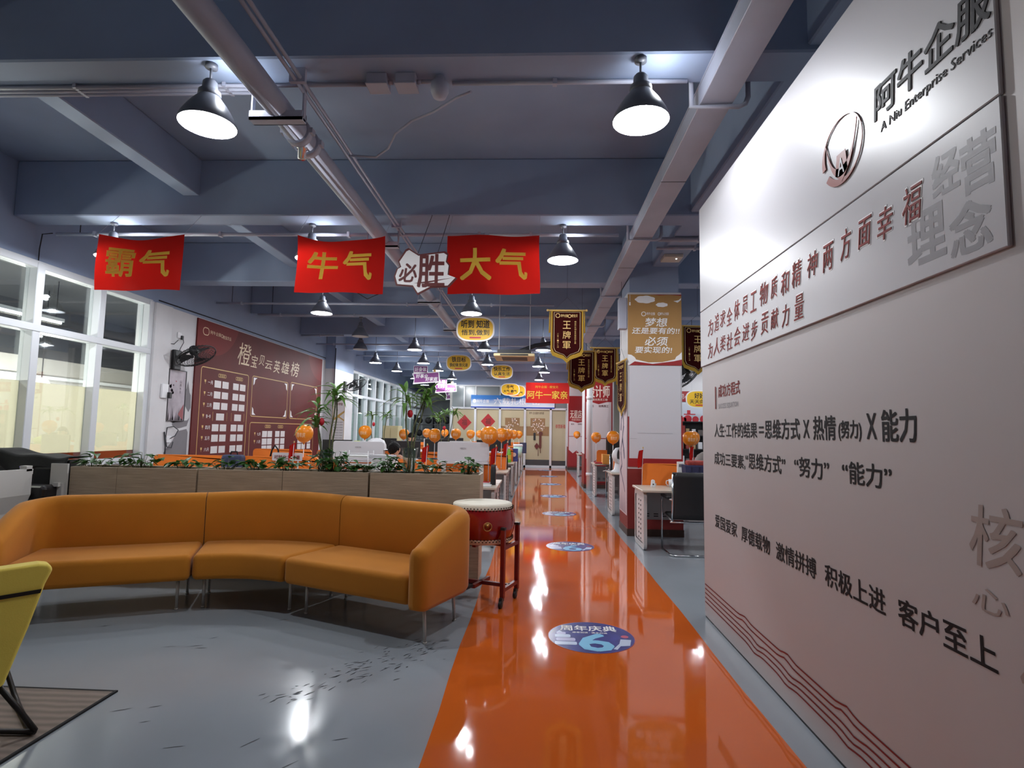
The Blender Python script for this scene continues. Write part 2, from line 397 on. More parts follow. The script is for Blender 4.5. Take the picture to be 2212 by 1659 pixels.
MB().box(FM[0], FM[-1], YF-.004, YF+.004, 2.44, 3.3).build('upper_pane', far_grey, wf)
MB().box(-3.51, 1.24, YF-.03, YF+.06, 3.36, 4.56).build('header', blue_paint, wf)
MB().box(.62, 1.2, YF-.012, YF-.004, .1, .3).box(-.44, .54, YF-.012, YF-.004, .1, .33).build('lower_glass', mat('dark_glass_strip', (70,72,74), .15), wf)
struct(MB().box(-3.6, 8.4, 26.0, 26.1, 0, 4.56).box(-3.6,-3.5,YF,26,0,4.56).build('wall_far_room', back_wall, recentre=False))
area('far_room_glow', (-1.2, 24.6, 3.2), (3.0, .4), 150, (1,.93,.8))
struct(MB().box(XL, -3.5, 29.8, 29.9, 0, 4.56).build('wall_far_left', mat('dim_wall', (120,124,126), .7), recentre=False))
# right partition with the slogans
partition = mat('partition_white', (176,169,169), .45, spec=.4, var=(.6,.03))
panel_white = mat('panel_white', (174,172,176), .36, spec=.42)
struct(MB().box(XW, XW+.14, -4.2, 4.7, .012, 3.36).build('wall_right', partition, bevel=.004, seg=1, recentre=False))
struct(MB().box(XW+.004, XW+.13, -4.2, 4.69, 0, .012).build('baseboard_right', pure_black, recentre=False))
mb = MB().box(XW-.015, XW, 1.64, 4.685, 2.01, 2.467).box(XW-.015, XW, 1.64, 4.685, 2.472, 3.355)
struct(mb.build('trim_2', panel_white, bevel=.003, seg=1, recentre=False))
# rest of the room shell, out of frame or seen only through gaps
struct(MB().box(-9.6, 8.6, -4.3, -4.2, 0, 4.56).build('wall_behind', white_paint, recentre=False))
struct(MB().box(8.4, 8.5, -4.2, 30, 0, 4.56).build('wall_east', white_paint, recentre=False))
struct(MB().box(2.6, 8.4, 17.4, 17.5, 0, 4.56).build('wall_side_room', white_paint, recentre=False))
# columns
col_red = mat('column_red', (124,36,32), .5)
def column(x0, x1, y0, y1, red_to):
    mb = MB().box(x0, x1, y0, y1, 0, 3.53, 0).box(x0+.03, x1-.03, y0+.03, y1, 3.53, 4.56, 1)
    mb.box(x0-.004, x1+.004, y0-.004, y1+.004, 0, red_to, 2); mb.box(x0-.012, x1+.012, y0-.012, y1+.012, 0, .1, 3)
    return struct(mb.build('column', [white_paint, blue_paint, col_red, mat('brown_skirting', (70,50,42), .5)], recentre=False))
column(1.32, 2.1, 8.2, 8.95, .95); column(1.27, 2.05, 15.0, 15.75, .9); column(1.24, 2.02, 22.2, 22.95, .9)
# ------------------------------------------------------------------ pendant lamps
lamp_grey = mat('lamp_shade_grey', (96,100,110), .4, spec=.5)
lamp_white = mat('lamp_inner_white', (240,242,245), .5)
bulb_on = mat('bulb_on', (255,255,255), .4, emit=((238,244,255), 26))
bulb_off = mat('bulb_off', (220,222,225), .4)
ZR = 3.46; KL = 2.01/1.93
def lamp_parts(root, rod, on=True, w=LAMP_W):
    R = .182
    mb = MB()
    prof = [(R,0),(R*.985,.02),(R*.9,.055),(R*.76,.1),(R*.6,.145),(R*.46,.178),(.072,.195)]
    mb.lathe(prof, 32, mi=0); mb.lathe([(r-.004, z) for r, z in prof], 32, mi=1)
    mb.lathe([(R,0),(R-.004,0)], 32)
    mb.build('shade', [lamp_grey, lamp_white], root)
    MB().lathe([(.0,.19),(.073,.192),(.07,.235),(.05,.25),(.046,.30),(.034,.315),(.0,.32)], 20).build('socket', lamp_grey, root)
    MB().tube([(0,0,.31),(0,0,rod)], .008, 8).lathe([(0,rod),(.04,rod),(.04,rod-.03),(0,rod-.035)], 14).build('stem', lamp_grey, root)
    MB().ball((0,0,.115), .048, 14).build('bulb', bulb_on if on else bulb_off, root)
    if on:
        l = bpy.data.lights.new('lamp_glow', 'POINT'); l.energy = w; l.color = LAMP_COL; l.shadow_soft_size = .04
        o = bpy.data.objects.new('lamp_glow', l); COL.objects.link(o); o.parent = root; o.location = (0,0,.022)
        l = bpy.data.lights.new('ceiling_fill_glow', 'POINT'); l.energy = w*.055; l.color = LAMP_COL; l.shadow_soft_size = .05  # added weak light above the shade, brightens the ceiling around the lamp
        o = bpy.data.objects.new('ceiling_fill_glow', l); COL.objects.link(o); o.parent = root; o.location = (.14,0,.25)
def rodlen(y): return ceil_z(y)-ZR
LAMPS = [(-2.14,3.36,'bright pendant lamp nearest, left of the thick white pipe'), (.62,3.35,'bright pendant lamp nearest the white slogan wall'),
 (-4.94,6.13,'pendant lamp glowing through the leftmost red flag'), (-2.61,6.17,'pendant lamp glowing through the middle red flag'), (.27,6.19,'bright pendant lamp right of the red flag beside the cable tray'),
 (-3.64,9.15,'bright pendant lamp beyond and between the first two red flags'), (-1.1,9.09,'bright pendant lamp right above the nearest yellow sign'),
 (-3.71,11.45,'pendant lamp hung directly above an unlit pendant lamp'), (-4.31,13.34,'unlit pendant lamp directly under a lit one at the left'), (-2.97,13.32,'dark pendant lamp left of the second yellow sign'), (-1.27,13.27,'pendant lamp just under the nearest yellow sign'), (.13,13.16,'pendant lamp right of the ceiling air conditioner, behind the first pennant'),
 (-4.72,16.04,'small pendant lamp above the row of rear windows'), (-3.3,16.01,'pendant lamp above the nearest purple sign'), (-1.45,16.16,'pendant lamp between the second and third yellow signs'), (.03,16.47,'pendant lamp below the air conditioner, left of the first pennant tip'),
 (-4.65,18.28,'pendant lamp left of the nearest purple sign'), (-3.22,17.97,'pendant lamp right of the nearest purple sign'), (.23,18.13,'small pendant lamp over the red far banner'),
 (-4.59,20.85,'tiny pendant lamp partly behind the nearest purple sign'), (-3.2,20.84,'tiny pendant lamp above the second purple sign'), (.08,20.75,'tiny pendant lamp just above the far red banner'),
 (-4.82,23.8,'distant pendant lamp at the far left corner'), (-3.28,23.5,'distant pendant lamp beyond the second purple sign')]
protoL = {}
for x, y, lab in LAMPS:
    p = (x*KL, y*KL, ZR); on = 'unlit' not in lab; rod = rodlen(p[1]); key = (on, round(rod,2))
    if key in protoL: dup(protoL[key], p, 0, lab)
    else:
        r = thing('pendant_lamp', lab, 'lamp', p, 0, 'pendant lamps'); lamp_parts(r, rod, on); protoL[key] = r
for x, y in ((3.7,13.5),(4.7,9.6),(3.6,6.3),(5.2,15.2),(4.2,3.5)):
    k = (True, round(rodlen(y*KL),2))
    if k not in protoL: k = list(protoL)[0]
    dup(protoL[k], (x*KL,y*KL,ZR), 0, 'pendant lamp over the side room right of the columns')
# ------------------------------------------------------------------ ceiling services
r = thing('sprinkler_main_pipe', 'thick white main pipe running along the ceiling above the flags', 'pipe', (-1.85, 0, 3.7))
MB().tube([(0,-4.1,0),(0,29.5,0)], .085, 20).build('pipe_run', pipe_paint, r)
for y in (4.02, 4.2, 9.75, 12.9, 18.4): MB().tube([(0,y-.035,0),(0,y+.035,0)], .104, 20).box(-.125,-.095,y-.03,y+.03,-.02,.02).box(.095,.125,y-.03,y+.03,-.02,.02).build('coupling', pipe_paint, r)
MB().lathe([(.0,-.17),(.03,-.17),(.03,-.09),(.04,-.09),(.04,-.06)], 12, (0,4.11,0)).build('drain_plug', chrome, r)
for b in BEAMS[1:]:
    y = b+.26
    MB().box(-.19,.19,y-.04,y+.04,-.105,-.085).box(-.19,.19,y-.04,y-.032,-.105,-.04).box(-.19,.19,y+.032,y+.04,-.105,-.04).box(-.19,-.178,y-.02,y+.02,-.1,.19).box(.178,.19,y-.02,y+.02,-.1,.19).build('hanger_bracket', pipe_paint, r)
r = thing('ceiling_conduit', 'pair of thin white conduits beside the thick main pipe', 'conduit', (-1.67, 0, 3.81))
for dx, dz in ((0,0),(.036,.012)): MB().tube([(dx,-4.1,dz),(dx,29.5,dz)], .014, 10).build('conduit_run', pipe_paint, r)
for b in BEAMS[1:]: MB().box(-.04,.07,b+.1,b+.13,-.02,.08).build('clip', pipe_paint, r)
PIPES = [(3.70,3.868,-6.15,-1.15,.015,'front'),(3.745,3.868,-6.15,-1.98,.013,'middle'),(3.79,3.87,-6.15,-1.98,.013,'rear')]
for y, z, a, b, rr, w in PIPES:
    r = thing('cable_conduit', '%s one of three thin conduits under the nearest beam, left half' % w, 'conduit', (a, y, z), 0, 'conduits under the nearest beam')
    MB().tube([(0,0,0),(b-a,0,0)], rr, 8).build('conduit_run', pipe_paint if w != 'front' else mat('dusty_conduit',(150,152,166),.5), r)
    for x in (.6, 1.7, 2.8, 3.9): MB().box(x-.012,x+.012,-.02,.02,-.012,.02).build('clip', pipe_paint, r)
r = thing('cable_conduit', 'thin conduit under the nearest beam, right of the junction boxes', 'conduit', (-.62, 3.70, 3.868))
MB().tube([(0,0,0),(1.62,0,0)], .015, 8).build('conduit_run', pipe_paint, r); MB().box(.7,.73,-.02,.02,-.02,.02).build('clip', pipe_paint, r)
for i, x in enumerate((-1.13, -.93)):
    r = thing('junction_box', ['square junction box under the nearest beam, left of the pair', 'square junction box next to the round detector under the beam'][i], 'junction box', (x, 3.66, 3.89), 0, 'junction boxes under the nearest beam')
    MB().box(-.07,.07,-.06,.06,-.07,0).build('body', pipe_paint, r, bevel=.006); MB().box(-.075,.075,-.065,.065,-.082,-.07).build('lid', pipe_paint, r, bevel=.004)
    MB().tube([(.07,0,-.035),(.1,0,-.035)], .015, 8).build('gland', pipe_paint, r)
r = thing('motion_detector', 'round white detector hanging under the nearest beam', 'detector', (-.70, 3.66, 3.893))
MB().lathe([(0,-.16),(.045,-.15),(.062,-.11),(.062,-.05),(.04,-.03),(.03,0)], 20).build('body', pipe_paint, r); MB().tube([(-.13,0,-.035),(0,0,-.035)], .014, 8).build('arm', pipe_paint, r)
r = thing('flexible_cable', 'white cable curving from the beam boxes to the conduit', 'cable', (-.5, 3.8, 3.87))
pts = [(0,0,0),(-.12,.1,.02),(-.32,.25,.0),(-.5,.32,-.03),(-.66,.45,-.06),(-.76,.62,-.09),(-.9,.75,-.1),(-1.15,.8,-.06)]
MB().tube(pts, .009, 8).build('cord', pipe_paint, r)
for y, z, a, b, rr, lab in ((6.56,3.81,-6.02,-.65,.022,'white conduit above the first two red flags, behind the second beam'), (6.56,3.81,-.6,.95,.022,'white conduit above the right red flag, behind the second beam'),
  (10.35,3.82,-6.18,.3,.022,'white conduit spanning above the lamp beyond the flags'), (11.6,3.86,-6.0,.35,.026,'white conduit along the fourth ceiling beam'),
  (14.25,3.868,-6.18,-5.05,.02,'short double conduit at the wall end of the fifth beam'), (15.25,3.8,-6.18,.5,.022,'white conduit between the fifth and sixth beams'), (17.9,3.84,-5.9,.5,.02,'white conduit over the nearest purple sign'),
  (6.95,3.895,1.5,3.4,.03,'white pipe crossing under the girder beside the slogan wall'), (7.3,3.9,1.55,3.4,.022,'thin pipe above the flat beige box by the slogan wall')):
    r = thing('cross_pipe', lab, 'conduit', (a, y, z))
    MB().tube([(0,0,0),(b-a,0,0)], rr, 10).build('conduit_run', pipe_paint, r)
    k = 0
    while .5+k*1.6 < b-a: MB().box(.5+k*1.6-.015,.5+k*1.6+.015,-.03,.03,-.03,.03).build('clip', pipe_paint, r); k += 1
    if b-a > 3: MB().tube([(.3,0,.0),(.3,0,4.5-z)], .006, 6).build('drop_rod', dark_cable, r)
def cable(lab, pts, rr=.007, name='wall_cable', m=None):
    return tag(MB().tube(pts, rr, 6).build(name, m or dark_cable), lab, 'cable')
cable('dark cable dropping down the wall to the window top', [(-6.02,6.5,3.8),(-6.15,6.5,3.79),(-6.17,6.5,3.6),(-6.17,6.5,3.44)])
cable('dark cable running along the wall above the maroon board', [(-6.19,8.75,3.49),(-6.18,10.5,3.5),(-6.185,12.5,3.5),(-6.18,14.5,3.51),(-6.18,16.0,3.5)], .01)
cable('dark cable looping from the middle flag to the beam behind', [(-2.95,7.9,4.1),(-2.95,7.95,3.75),(-2.9,8.1,3.6),(-2.7,8.6,3.5),(-2.6,9.0,3.7)], .008)
r = thing('cable_tray', 'long white metal cable tray under the ceiling by the column', 'cable tray', (1.22, 0, 3.75))
MB().box(-.112,.112,-4.1,14.3,0,.135).build('tray_body', pipe_paint, r, bevel=.004, seg=1)
MB().box(-.118,.118,-4.1,14.3,.13,.14).build('tray_lid', pipe_paint, r)
for y in (3.78, 6.5, 9.3, 11.95):
    MB().tube([(-.17,y,.14 if ceil_z(y) < 4 else .8),(-.17,y,-.02),(.16,y,-.02),(.2,y,.0),(.22,y,.05),(.22,y,.18)], .018, 8).build('hanger_loop', pipe_paint, r)
for y in (2.2, 5.0, 7.7, 10.2, 12.8): MB().box(-.114,.114,y-.004,y+.004,-.002,.0).build('joint', dark_cable, r)
r = thing('ceiling_access_panel', 'flat beige box with a tiny light under the girder', 'wireless router', (1.86, 7.75, 3.93))
MB().box(-.13,.13,-.13,.13,-.045,0).build('body', mat('beige_plastic', (214,200,184), .5), r, bevel=.008); MB().lathe([(0,-.05),(.012,-.05),(.012,-.044)], 10, (.05,-.05,0)).build('led', mat('led_white',(255,255,255),.3, emit=((255,255,255),3)), r)
r = thing('ceiling_air_conditioner', 'flat cream cassette air conditioner hanging beyond the nearest yellow sign', 'air conditioner', (-.45, 11.1, 2.9))
MB().box(-.4,.4,-.4,.4,0,.06).build('panel', mat('cream_plastic', (226,206,160), .45), r, bevel=.02); MB().box(-.33,.33,-.33,.33,.06,.14).build('casing', dark_cable, r)
MB().box(-.27,.27,-.405,-.395,.015,.045).build('front_vent', black_plastic, r); MB().box(-.25,.25,-.25,.25,-.006,.004).build('grille', mat('vent_grey', (90,86,80), .6), r)
for sx in (-.3,.3): MB().tube([(sx,-.3,.12),(sx,-.3,1.66)], .008, 6).build('hanging_rod', alu, r)
MB().tube([(.1,.3,.2),(.4,.5,.35),(.9,.6,.45),(1.4,.5,.5)], .045, 10).build('hose', dark_cable, r)

# ------------------------------------------------------------------ hanging red flags
def cloth_fn(w, h, sag, ph, amp):
    def fn(u, v):
        top = -sag*4*u*(1-u)*(v**2)
        y = amp*(math.sin(u*7+ph+v*1.5)*.6 + math.sin(u*3.1-v*4+ph*2)*.7)*(.35+.65*(1-v)) + .02*math.sin(v*5+u*6+ph)*(u*(1-u)*4)
        return (w*u - .008*math.sin(v*4+ph), y, h*(v-1)+top+.006*math.sin(u*9+ph))
    return fn
def flag(loc, w, h, chars, lab, sag, ph):
    r = thing('hanging_flag', lab, 'flag', loc, 0, 'red slogan flags')
    fn = cloth_fn(w, h, sag, ph, .017)
    MB().grid(fn, 40, 28).build('cloth', red_cloth, r)
    mb = MB()
    for i, ch in enumerate(chars):
        v, f, ar = glyphs(ch, .045); a = .14+.39*i; vs = []
        for du, dv in ((-.006,-.01),(.006,-.01),(.006,.01),(-.006,.01)):
            vs = []
            for p, q in v:
                P = fn(a+p*.33+du, .24+q*.52+dv); vs.append((P[0], P[1]-.02, P[2]))
            mb.add(vs, f)
    mb.build('lettering', yellow_print, r)
    for x in (-.005, w+.0): MB().tube([(x,0,.0),(x,6.165-loc[1],3.9-loc[2])], .002, 5).build('string', pipe_paint, r)
    return r
flag((-4.90,5.86,3.56), .98, .63, '霸气', 'leftmost red flag reading two yellow characters, lamp glowing behind it', .06, .4)
flag((-2.64,5.86,3.55), .97, .64, '牛气', 'middle red flag by the thick pipe, wrinkled', .07, 2.1)
flag((-.98,5.86,3.55), .99, .64, '大气', 'right red flag behind the cut-out victory sign', .0, 4.4)
# cut-out victory sign
r = thing('victory_sign', 'white and maroon cut-out two-character sign hanging between red flags', 'sign', (-1.12, 5.4, 2.8))
out = [(1430,215),(1462,165),(1475,158),(1520,186),(1640,172),(1655,182),(1650,215),(1664,232),(1660,276),(1697,290),(1662,328),(1582,332),(1522,364),(1498,328),(1424,322),(1413,285),(1424,250),(1440,240)]
sc = .59/280
poly = [((u-1555)*sc, (364-v)*sc) for u, v in out][::-1]
cx, cy = 0, .21
big = [((a-cx)*1.06+cx, (b-cy)*1.1+cy) for a, b in poly]
MB().prism(big, (0,.006,0), X_, Z_, .012).build('backing_board', maroon, r)
MB().prism(poly, (0,-.008,0), X_, Z_, .003).build('white_board', white_print, r)
mb = MB()
mb.text('必', ((1430-1555)*sc,-.013,(364-312)*sc), X_, Z_, 84*sc, 88*sc, 0, .06, .12); mb.text('胜', ((1520-1555)*sc,-.013,(364-336)*sc), X_, Z_, 124*sc, 156*sc, 0, .06)
mb.prism([((u-1555)*sc, (364-v)*sc) for u, v in ((1500,318),(1690,290),(1640,300),(1560,318))][::-1], (0,-.013,0), X_, Z_)
mb.build('lettering', maroon, r)
for x in (-.1, .1): MB().tube([(x,.01,.36),(x,.76,1.1)], .003, 5).build('string', dark_cable, r)
# yellow oval signs
sign_yellow = mat('sign_yellow', (238,190,40), .5); sign_red = mat('sign_red', (200,50,60), .5); purple = mat('sign_purple', (122,44,120), .5)
def blobshape(w, h, n=40, e=3.2):
    return [(w/2*math.copysign(abs(math.cos(t))**(2/e), math.cos(t)), h/2*math.copysign(abs(math.sin(t))**(2/e), math.sin(t))*(1-.06*math.cos(2*t))) for t in [2*PI*i/n for i in range(n)]]
def oval_sign(loc, l1, l2, lab, w=.75, h=.47):
    r = thing('oval_hanging_sign', lab, 'sign', loc, 0, 'yellow oval ceiling signs')
    MB().prism(blobshape(w, h), (0,0,0), X_, Z_, .012).build('white_board', white_print, r)
    MB().prism(blobshape(w*.92, h*.88), (0,-.013,0), X_, Z_, .002).build('yellow_face', sign_yellow, r)
    MB().text(l1, (-w*.37*min(1,len(l1)/4),-.018,h*.04), X_, Z_, w*.74*min(1,len(l1)/4), h*.33, 0, .06).text(l2, (-w*.36,-.018,-h*.27), X_, Z_, w*.72, h*.24, 0, .05).build('lettering', pure_black, r)
    MB().prism(rrect(w*.3, h*.07, .012, 3, -w*.15, -h*.4), (0,-.018,0), X_, Z_).build('red_bar', sign_red, r)
    for x in (-.2, .2): MB().tube([(x,.006,h*.4),(x,.006,ceil_z(loc[1])-loc[2])], .0015, 4).build('string', pipe_paint, r)
oval_sign((-1.22,10.8,3.44), '听到 知道', '悟到,做到', 'nearest and largest yellow oval sign, lamp just above it')
oval_sign((-2.34,16.5,3.47), '铁目标', '铁纪律,铁兄弟', 'yellow oval sign left of the thick pipe')
oval_sign((-1.2,18.9,3.47), '快乐工作', '认真生活', 'yellow oval sign right of the thick pipe, under the air conditioner')
oval_sign((-1.07,22.3,3.13), '牛气', '大气 霸气', 'yellow oval sign left of the far red banner')
oval_sign((-.84,22.75,3.1), '和气', '志气 勇气', 'yellow oval sign mostly hidden behind another, beside the far red banner')
oval_sign((4.55,15.9,2.45), '好好', '天天向上', 'yellow oval sign half hidden by the edge of the slogan wall')
def purple_sign(loc, a, b, c, lab, w=.95, h=.68):
    r = thing('ribbon_hanging_sign', lab, 'sign', loc, 0, 'purple ribbon ceiling signs')
    MB().rect((-.45*w,0,.08*h), X_, Z_, w*.5, h*.36, 0, .012).prism([(-.46*w,-.48*h),(-.46*w+.04,-.2*h),(-.5*w,.06*h),(.46*w,.16*h),(.5*w,-.36*h),(.1*w,-.4*h)], (0,0,0), X_, Z_, .012).build('white_board', white_print, r)
    MB().rect((-.43*w,-.013,.12*h), X_, Z_, w*.46, h*.29, 0, .002).prism([(-.42*w,-.4*h),(-.4*w,-.18*h),(-.45*w,.02*h),(.43*w,.12*h),(.46*w,-.31*h),(.1*w,-.35*h)], (0,-.013,0), X_, Z_, .002).build('purple_face', purple, r)
    MB().text(a, (-.4*w,-.018,.15*h), X_, Z_, w*.4, h*.22, 0, .05).text(b, (-.36*w,-.018,-.17*h), X_, (.1,0,1), w*.42, h*.2, 0, .05).text(c, (-.02*w,-.018,-.31*h), X_, (.1,0,1), w*.42, h*.2, 0, .05).build('lettering', white_print, r)
    MB().ball((.3*w,-.01,.2*h), .05, 10, sy=.3).build('gold_star', gold_print, r)
    for x, q in ((-.3,.3),(.3,.1)): MB().tube([(x,.006,h*q),(x,.006,ceil_z(loc[1])-loc[2])], .0015, 4).build('string', pipe_paint, r)
purple_sign((-3.71,18.5,3.3), '好身体', '好事业', '好家庭', 'nearest and largest purple ribbon sign')
purple_sign((-3.62,22.0,3.22), '感恩', '天天学习', '天天进步', 'second purple ribbon sign, right of the nearest one', .9, .62)
purple_sign((-3.84,26.5,3.24), '分享', '真诚待人', '真心做事', 'furthest purple ribbon sign', 1.1, .7)
# banners at the far end
r = thing('banner', 'red fabric banner with yellow writing hung before the far glass wall', 'banner', (-.42,21.0,2.54))
MB().grid(lambda u, v: (1.63*u, .02*math.sin(u*9)*(1-v), .77*v-.01*math.sin(u*PI)), 16, 6).build('cloth', mat('banner_red', (206,30,24), .7, transl=.2), r)
MB().text('阿牛一家亲', (.06,-.03,.16), X_, Z_, 1.5, .30, 0, .04).text('阿牛企服 · 橙宝贝', (.36,-.03,.56), X_, Z_, .85, .09, 0, .03).build('lettering', mat('banner_yellow', (244,208,70), .6), r)
for x in (.005, 1.625): MB().tube([(x,0,.74),(x,0,ceil_z(21.0)-2.54)], .003, 5).build('string', pipe_paint, r)
def grad_blue():
    m = mat('banner_blue', (70,130,190), .6); N = m.node_tree.nodes; L = m.node_tree.links
    tc = N.new('ShaderNodeTexCoord'); sx = N.new('ShaderNodeSeparateXYZ'); L.new(tc.outputs['Generated'], sx.inputs[0])
    n = N.new('ShaderNodeTexNoise'); n.inputs['Scale'].default_value = 3; L.new(tc.outputs['Generated'], n.inputs['Vector'])
    ad = N.new('ShaderNodeMath'); ad.operation = 'MULTIPLY_ADD'; ad.inputs[1].default_value = .5; L.new(n.outputs[0], ad.inputs[0]); L.new(sx.outputs['Z'], ad.inputs[2])
    rp = N.new('ShaderNodeValToRGB'); rp.color_ramp.elements[0].position = .35; rp.color_ramp.elements[0].color = lin((226,232,236)); rp.color_ramp.elements[1].position = 1.0; rp.color_ramp.elements[1].color = lin((40,112,186))
    L.new(ad.outputs[0], rp.inputs[0]); L.new(rp.outputs[0], N['Principled BSDF'].inputs['Base Color']); return m
r = thing('banner', 'pale blue banner stretched over the top of the far glass wall', 'banner', (-2.72,23.03,2.42))
MB().rect((0,0,0), X_, Z_, 3.45, .52, 0, .01).build('cloth', grad_blue(), r)
MB().rect((0,-.014,0), X_, Z_, 3.45, .05).build('blue_stripe', mat('royal_blue', (28,66,170), .5), r)
MB().text('六载扎根', (.95,-.014,.14), X_, Z_, 1.35, .27, 0, .02).text('阿牛企服', (.25,-.014,.2), X_, Z_, .5, .13, 0, .04).text('团', (2.55,-.014,.14), X_, Z_, .27, .27, 0, .02).prism(circ(.08, 20), (.15,-.014,.27), X_, Z_).build('lettering', white_print, r)
# pennants
pen_dark = mat('pennant_maroon', (48,9,9), .95, spec=.08); fringe = mat('fringe_gold', (168,132,34), .8, bump=(160,.6)); pen_gold = mat('pennant_gold', (214,176,96), .5)
def shield(w, h, d):
    pts = [(-w/2,0),(-w/2,-h*.78),(-w*.44,-h*.86),(-w*.28,-h*.9),(-w*.12,-h*.93),(0,-h),(w*.12,-h*.93),(w*.28,-h*.9),(w*.44,-h*.86),(w/2,-h*.78),(w/2,0)]
    return [(x*(1-d/w*2), -d*.6+y*(1-d/h*1.2)) for x, y in pts]
def pennant(loc, lab, rz=0., w=.46, h=.7, txt='王牌軍', top=None):
    r = thing('award_pennant', lab, 'pennant', loc, rz, 'maroon award pennants')
    MB().prism(shield(w+.03, h+.055, 0), (0,.004,0), X_, Z_, .008).build('fringe', fringe, r)
    MB().prism(shield(w, h, .012), (0,-.006,0), X_, Z_, .003).build('cloth', pen_dark, r)
    mb = MB(); a = shield(w, h, .03); b = shield(w, h, .036); n = len(a)
    mb.add([(x,-.0105,z) for x, z in a]+[(x,-.0105,z) for x, z in b], [(i,(i+1) % n,n+(i+1) % n,n+i) for i in range(n)])
    mb.build('piping', mat('piping_white', (206,190,150), .6), r)
    mb = MB()
    for i, ch in enumerate(txt): mb.text(ch, (-w*.14,-.0105,-h*(.37+.21*i)), X_, Z_, w*.26, h*.16, 0, .015)
    for i in range(12): mb.text('橙宝贝云创业英雄榜样之星'[i], (w*.24,-.0105,-h*(.24+.04*i)), X_, Z_, w*.06, h*.03, 0, .02)
    for i in range(7): mb.text('二零二一年九月'[i], (-w*.32,-.0105,-h*(.5+.045*i)), X_, Z_, w*.05, h*.03, 0, .02)
    mb.text('阿牛企服', (-w*.2,-.0105,-h*.13), X_, Z_, w*.22, h*.06, 0, .03).text('橙宝贝', (w*.14,-.0105,-h*.13), X_, Z_, w*.2, h*.06, 0, .03)
    ring(mb, (-w*.38,-.0105,-h*.145), X_, Z_, w*.15, w*.15, w*.07, w*.02)
    ring(mb, (w*.02,-.0105,-h*.145), X_, Z_, w*.12, w*.12, w*.06, w*.02)
    mb.build('lettering', pen_gold, r)
    MB().tube([(-w/2-.05,0,.01),(w/2+.05,0,.01)], .012, 8).ball((-w/2-.06,0,.01), .018, 8).ball((w/2+.06,0,.01), .018, 8).build('rod', gold_print, r)
    for sx in (-1, 1): MB().tube([(sx*(w/2+.03),-.008,0),(sx*(w/2+.03),-.008,-.1),(sx*(w/2+.032),-.008,-.32)], [.004,.008,.012], 8).build('tassel', fringe, r)
    if top: MB().tube([(-w*.4,0,.02),(0,0,.2),(w*.4,0,.02)], .002, 5).tube([(0,0,.2),(0,0,(3.75 if abs(loc[0]-1.22) < .13 else ceil_z(loc[1]))-loc[2])], .002, 5).build('string', dark_cable, r)
    return r
pennant((.42,8.0,3.2), 'nearest maroon award pennant, hanging under the cable tray', 0, .44, .7, top=3.75)
pennant((.77,9.7,2.86), 'maroon award pennant partly hidden behind the nearest pennant', 0, .44, .66, top=3.75)
pennant((1.33,11.0,3.12), 'maroon award pennant beside the column, right of two others', 0, .44, .7, top=3.75)
pennant((1.262,8.42,2.52), 'maroon award pennant seen edge-on against the near column', -PI/2+.1, .44, .76, top=3.75)
pennant((2.62,9.2,3.22), 'left maroon pennant in the gap between column and slogan wall', .1, .5, .74, top=3.9)
pennant((3.05,9.0,3.3), 'right maroon pennant in the gap, touching the slogan wall edge', -.2, .5, .76, top=3.9)
# ------------------------------------------------------------------ curved sofa in three sections
sofa_fab = mat('ochre_orange_velvet', (184,116,34), .85, spec=.22, sheen=.15, var=(2.2,.06), bump=(220,.08))
seam_dark = mat('sofa_seam', (96,40,8), .9)
leg_metal = mat('brushed_leg', (190,186,180), .35, metal=.35)
SA = Vector((-2.31, 3.495, 0)); RF, RB = .93, 1.69; TH = .15
def sweep(mb, path, hs, th, z0, mi=0, round0=False, round1=False, lean=.0):
    # upright padded shell along a ground path, rounded along its top edge; ends may be rounded
    n = len(path); rings = []
    def ringat(p, nrm, h, sc, push):
        r = th/2*.98; pts = []
        cs = [(-th/2*.8, z0), (-th/2, z0+.03), (-th/2, h-r)]
        for k in range(1, 8):
            t = PI - PI*k/8; cs.append((r*math.cos(t), h-r+r*math.sin(t)))
        cs += [(th/2, h-r), (th/2, z0+.03), (th/2*.8, z0)]
        out = []
        zm = (z0+h)/2
        for a, z in cs:
            aa = a*sc; zz = z if sc > .99 else zm+(z-zm)*(1-(1-sc)*.12)
            q = p + nrm*(aa + lean*max(0, z-.4)) + push
            out.append(Vector((q.x, q.y, zz)))
        return out
    tang = []
    for i in range(n):
        a = path[max(0,i-1)]; b = path[min(n-1,i+1)]; tang.append((b-a).normalized())
    nr = [Vector((-t.y, t.x, 0)) for t in tang]
    if round0:
        for k in (0, 1, 2, 3): a = k/4*PI/2; rings.append(ringat(path[0], nr[0], hs[0]-.03*(1-math.sin(a)), max(.02, math.sin(a)), -tang[0]*(th/2*math.cos(a))))
    for i in range(n): rings.append(ringat(path[i], nr[i], hs[i], 1., Vector((0,0,0))))
    if round1:
        for k in (3, 2, 1, 0): a = k/4*PI/2; rings.append(ringat(path[-1], nr[-1], hs[-1]-.03*(1-math.sin(a)), max(.02, math.sin(a)), tang[-1]*(th/2*math.cos(a))))
    m = len(rings[0]); vs = [v for r in rings for v in r]; fs = []
    for i in range(len(rings)-1):
        for j in range(m): fs.append((i*m+j, i*m+(j+1) % m, (i+1)*m+(j+1) % m, (i+1)*m+j))
    mb.add(vs, fs, mi, True)
    mb.add(rings[0], [tuple(range(m))], mi); mb.add(rings[-1], [tuple(reversed(range(m)))], mi)
    return mb
def seat_block(root, foot):                      # foot: outline counter-clockwise
    me = MB().prism([(p.x, p.y) for p in foot], (0,0,.25), X_, Y_, .2); me.s = [True]*len(me.s)
    return me.build('seat', sofa_fab, root, bevel=.042, seg=5)
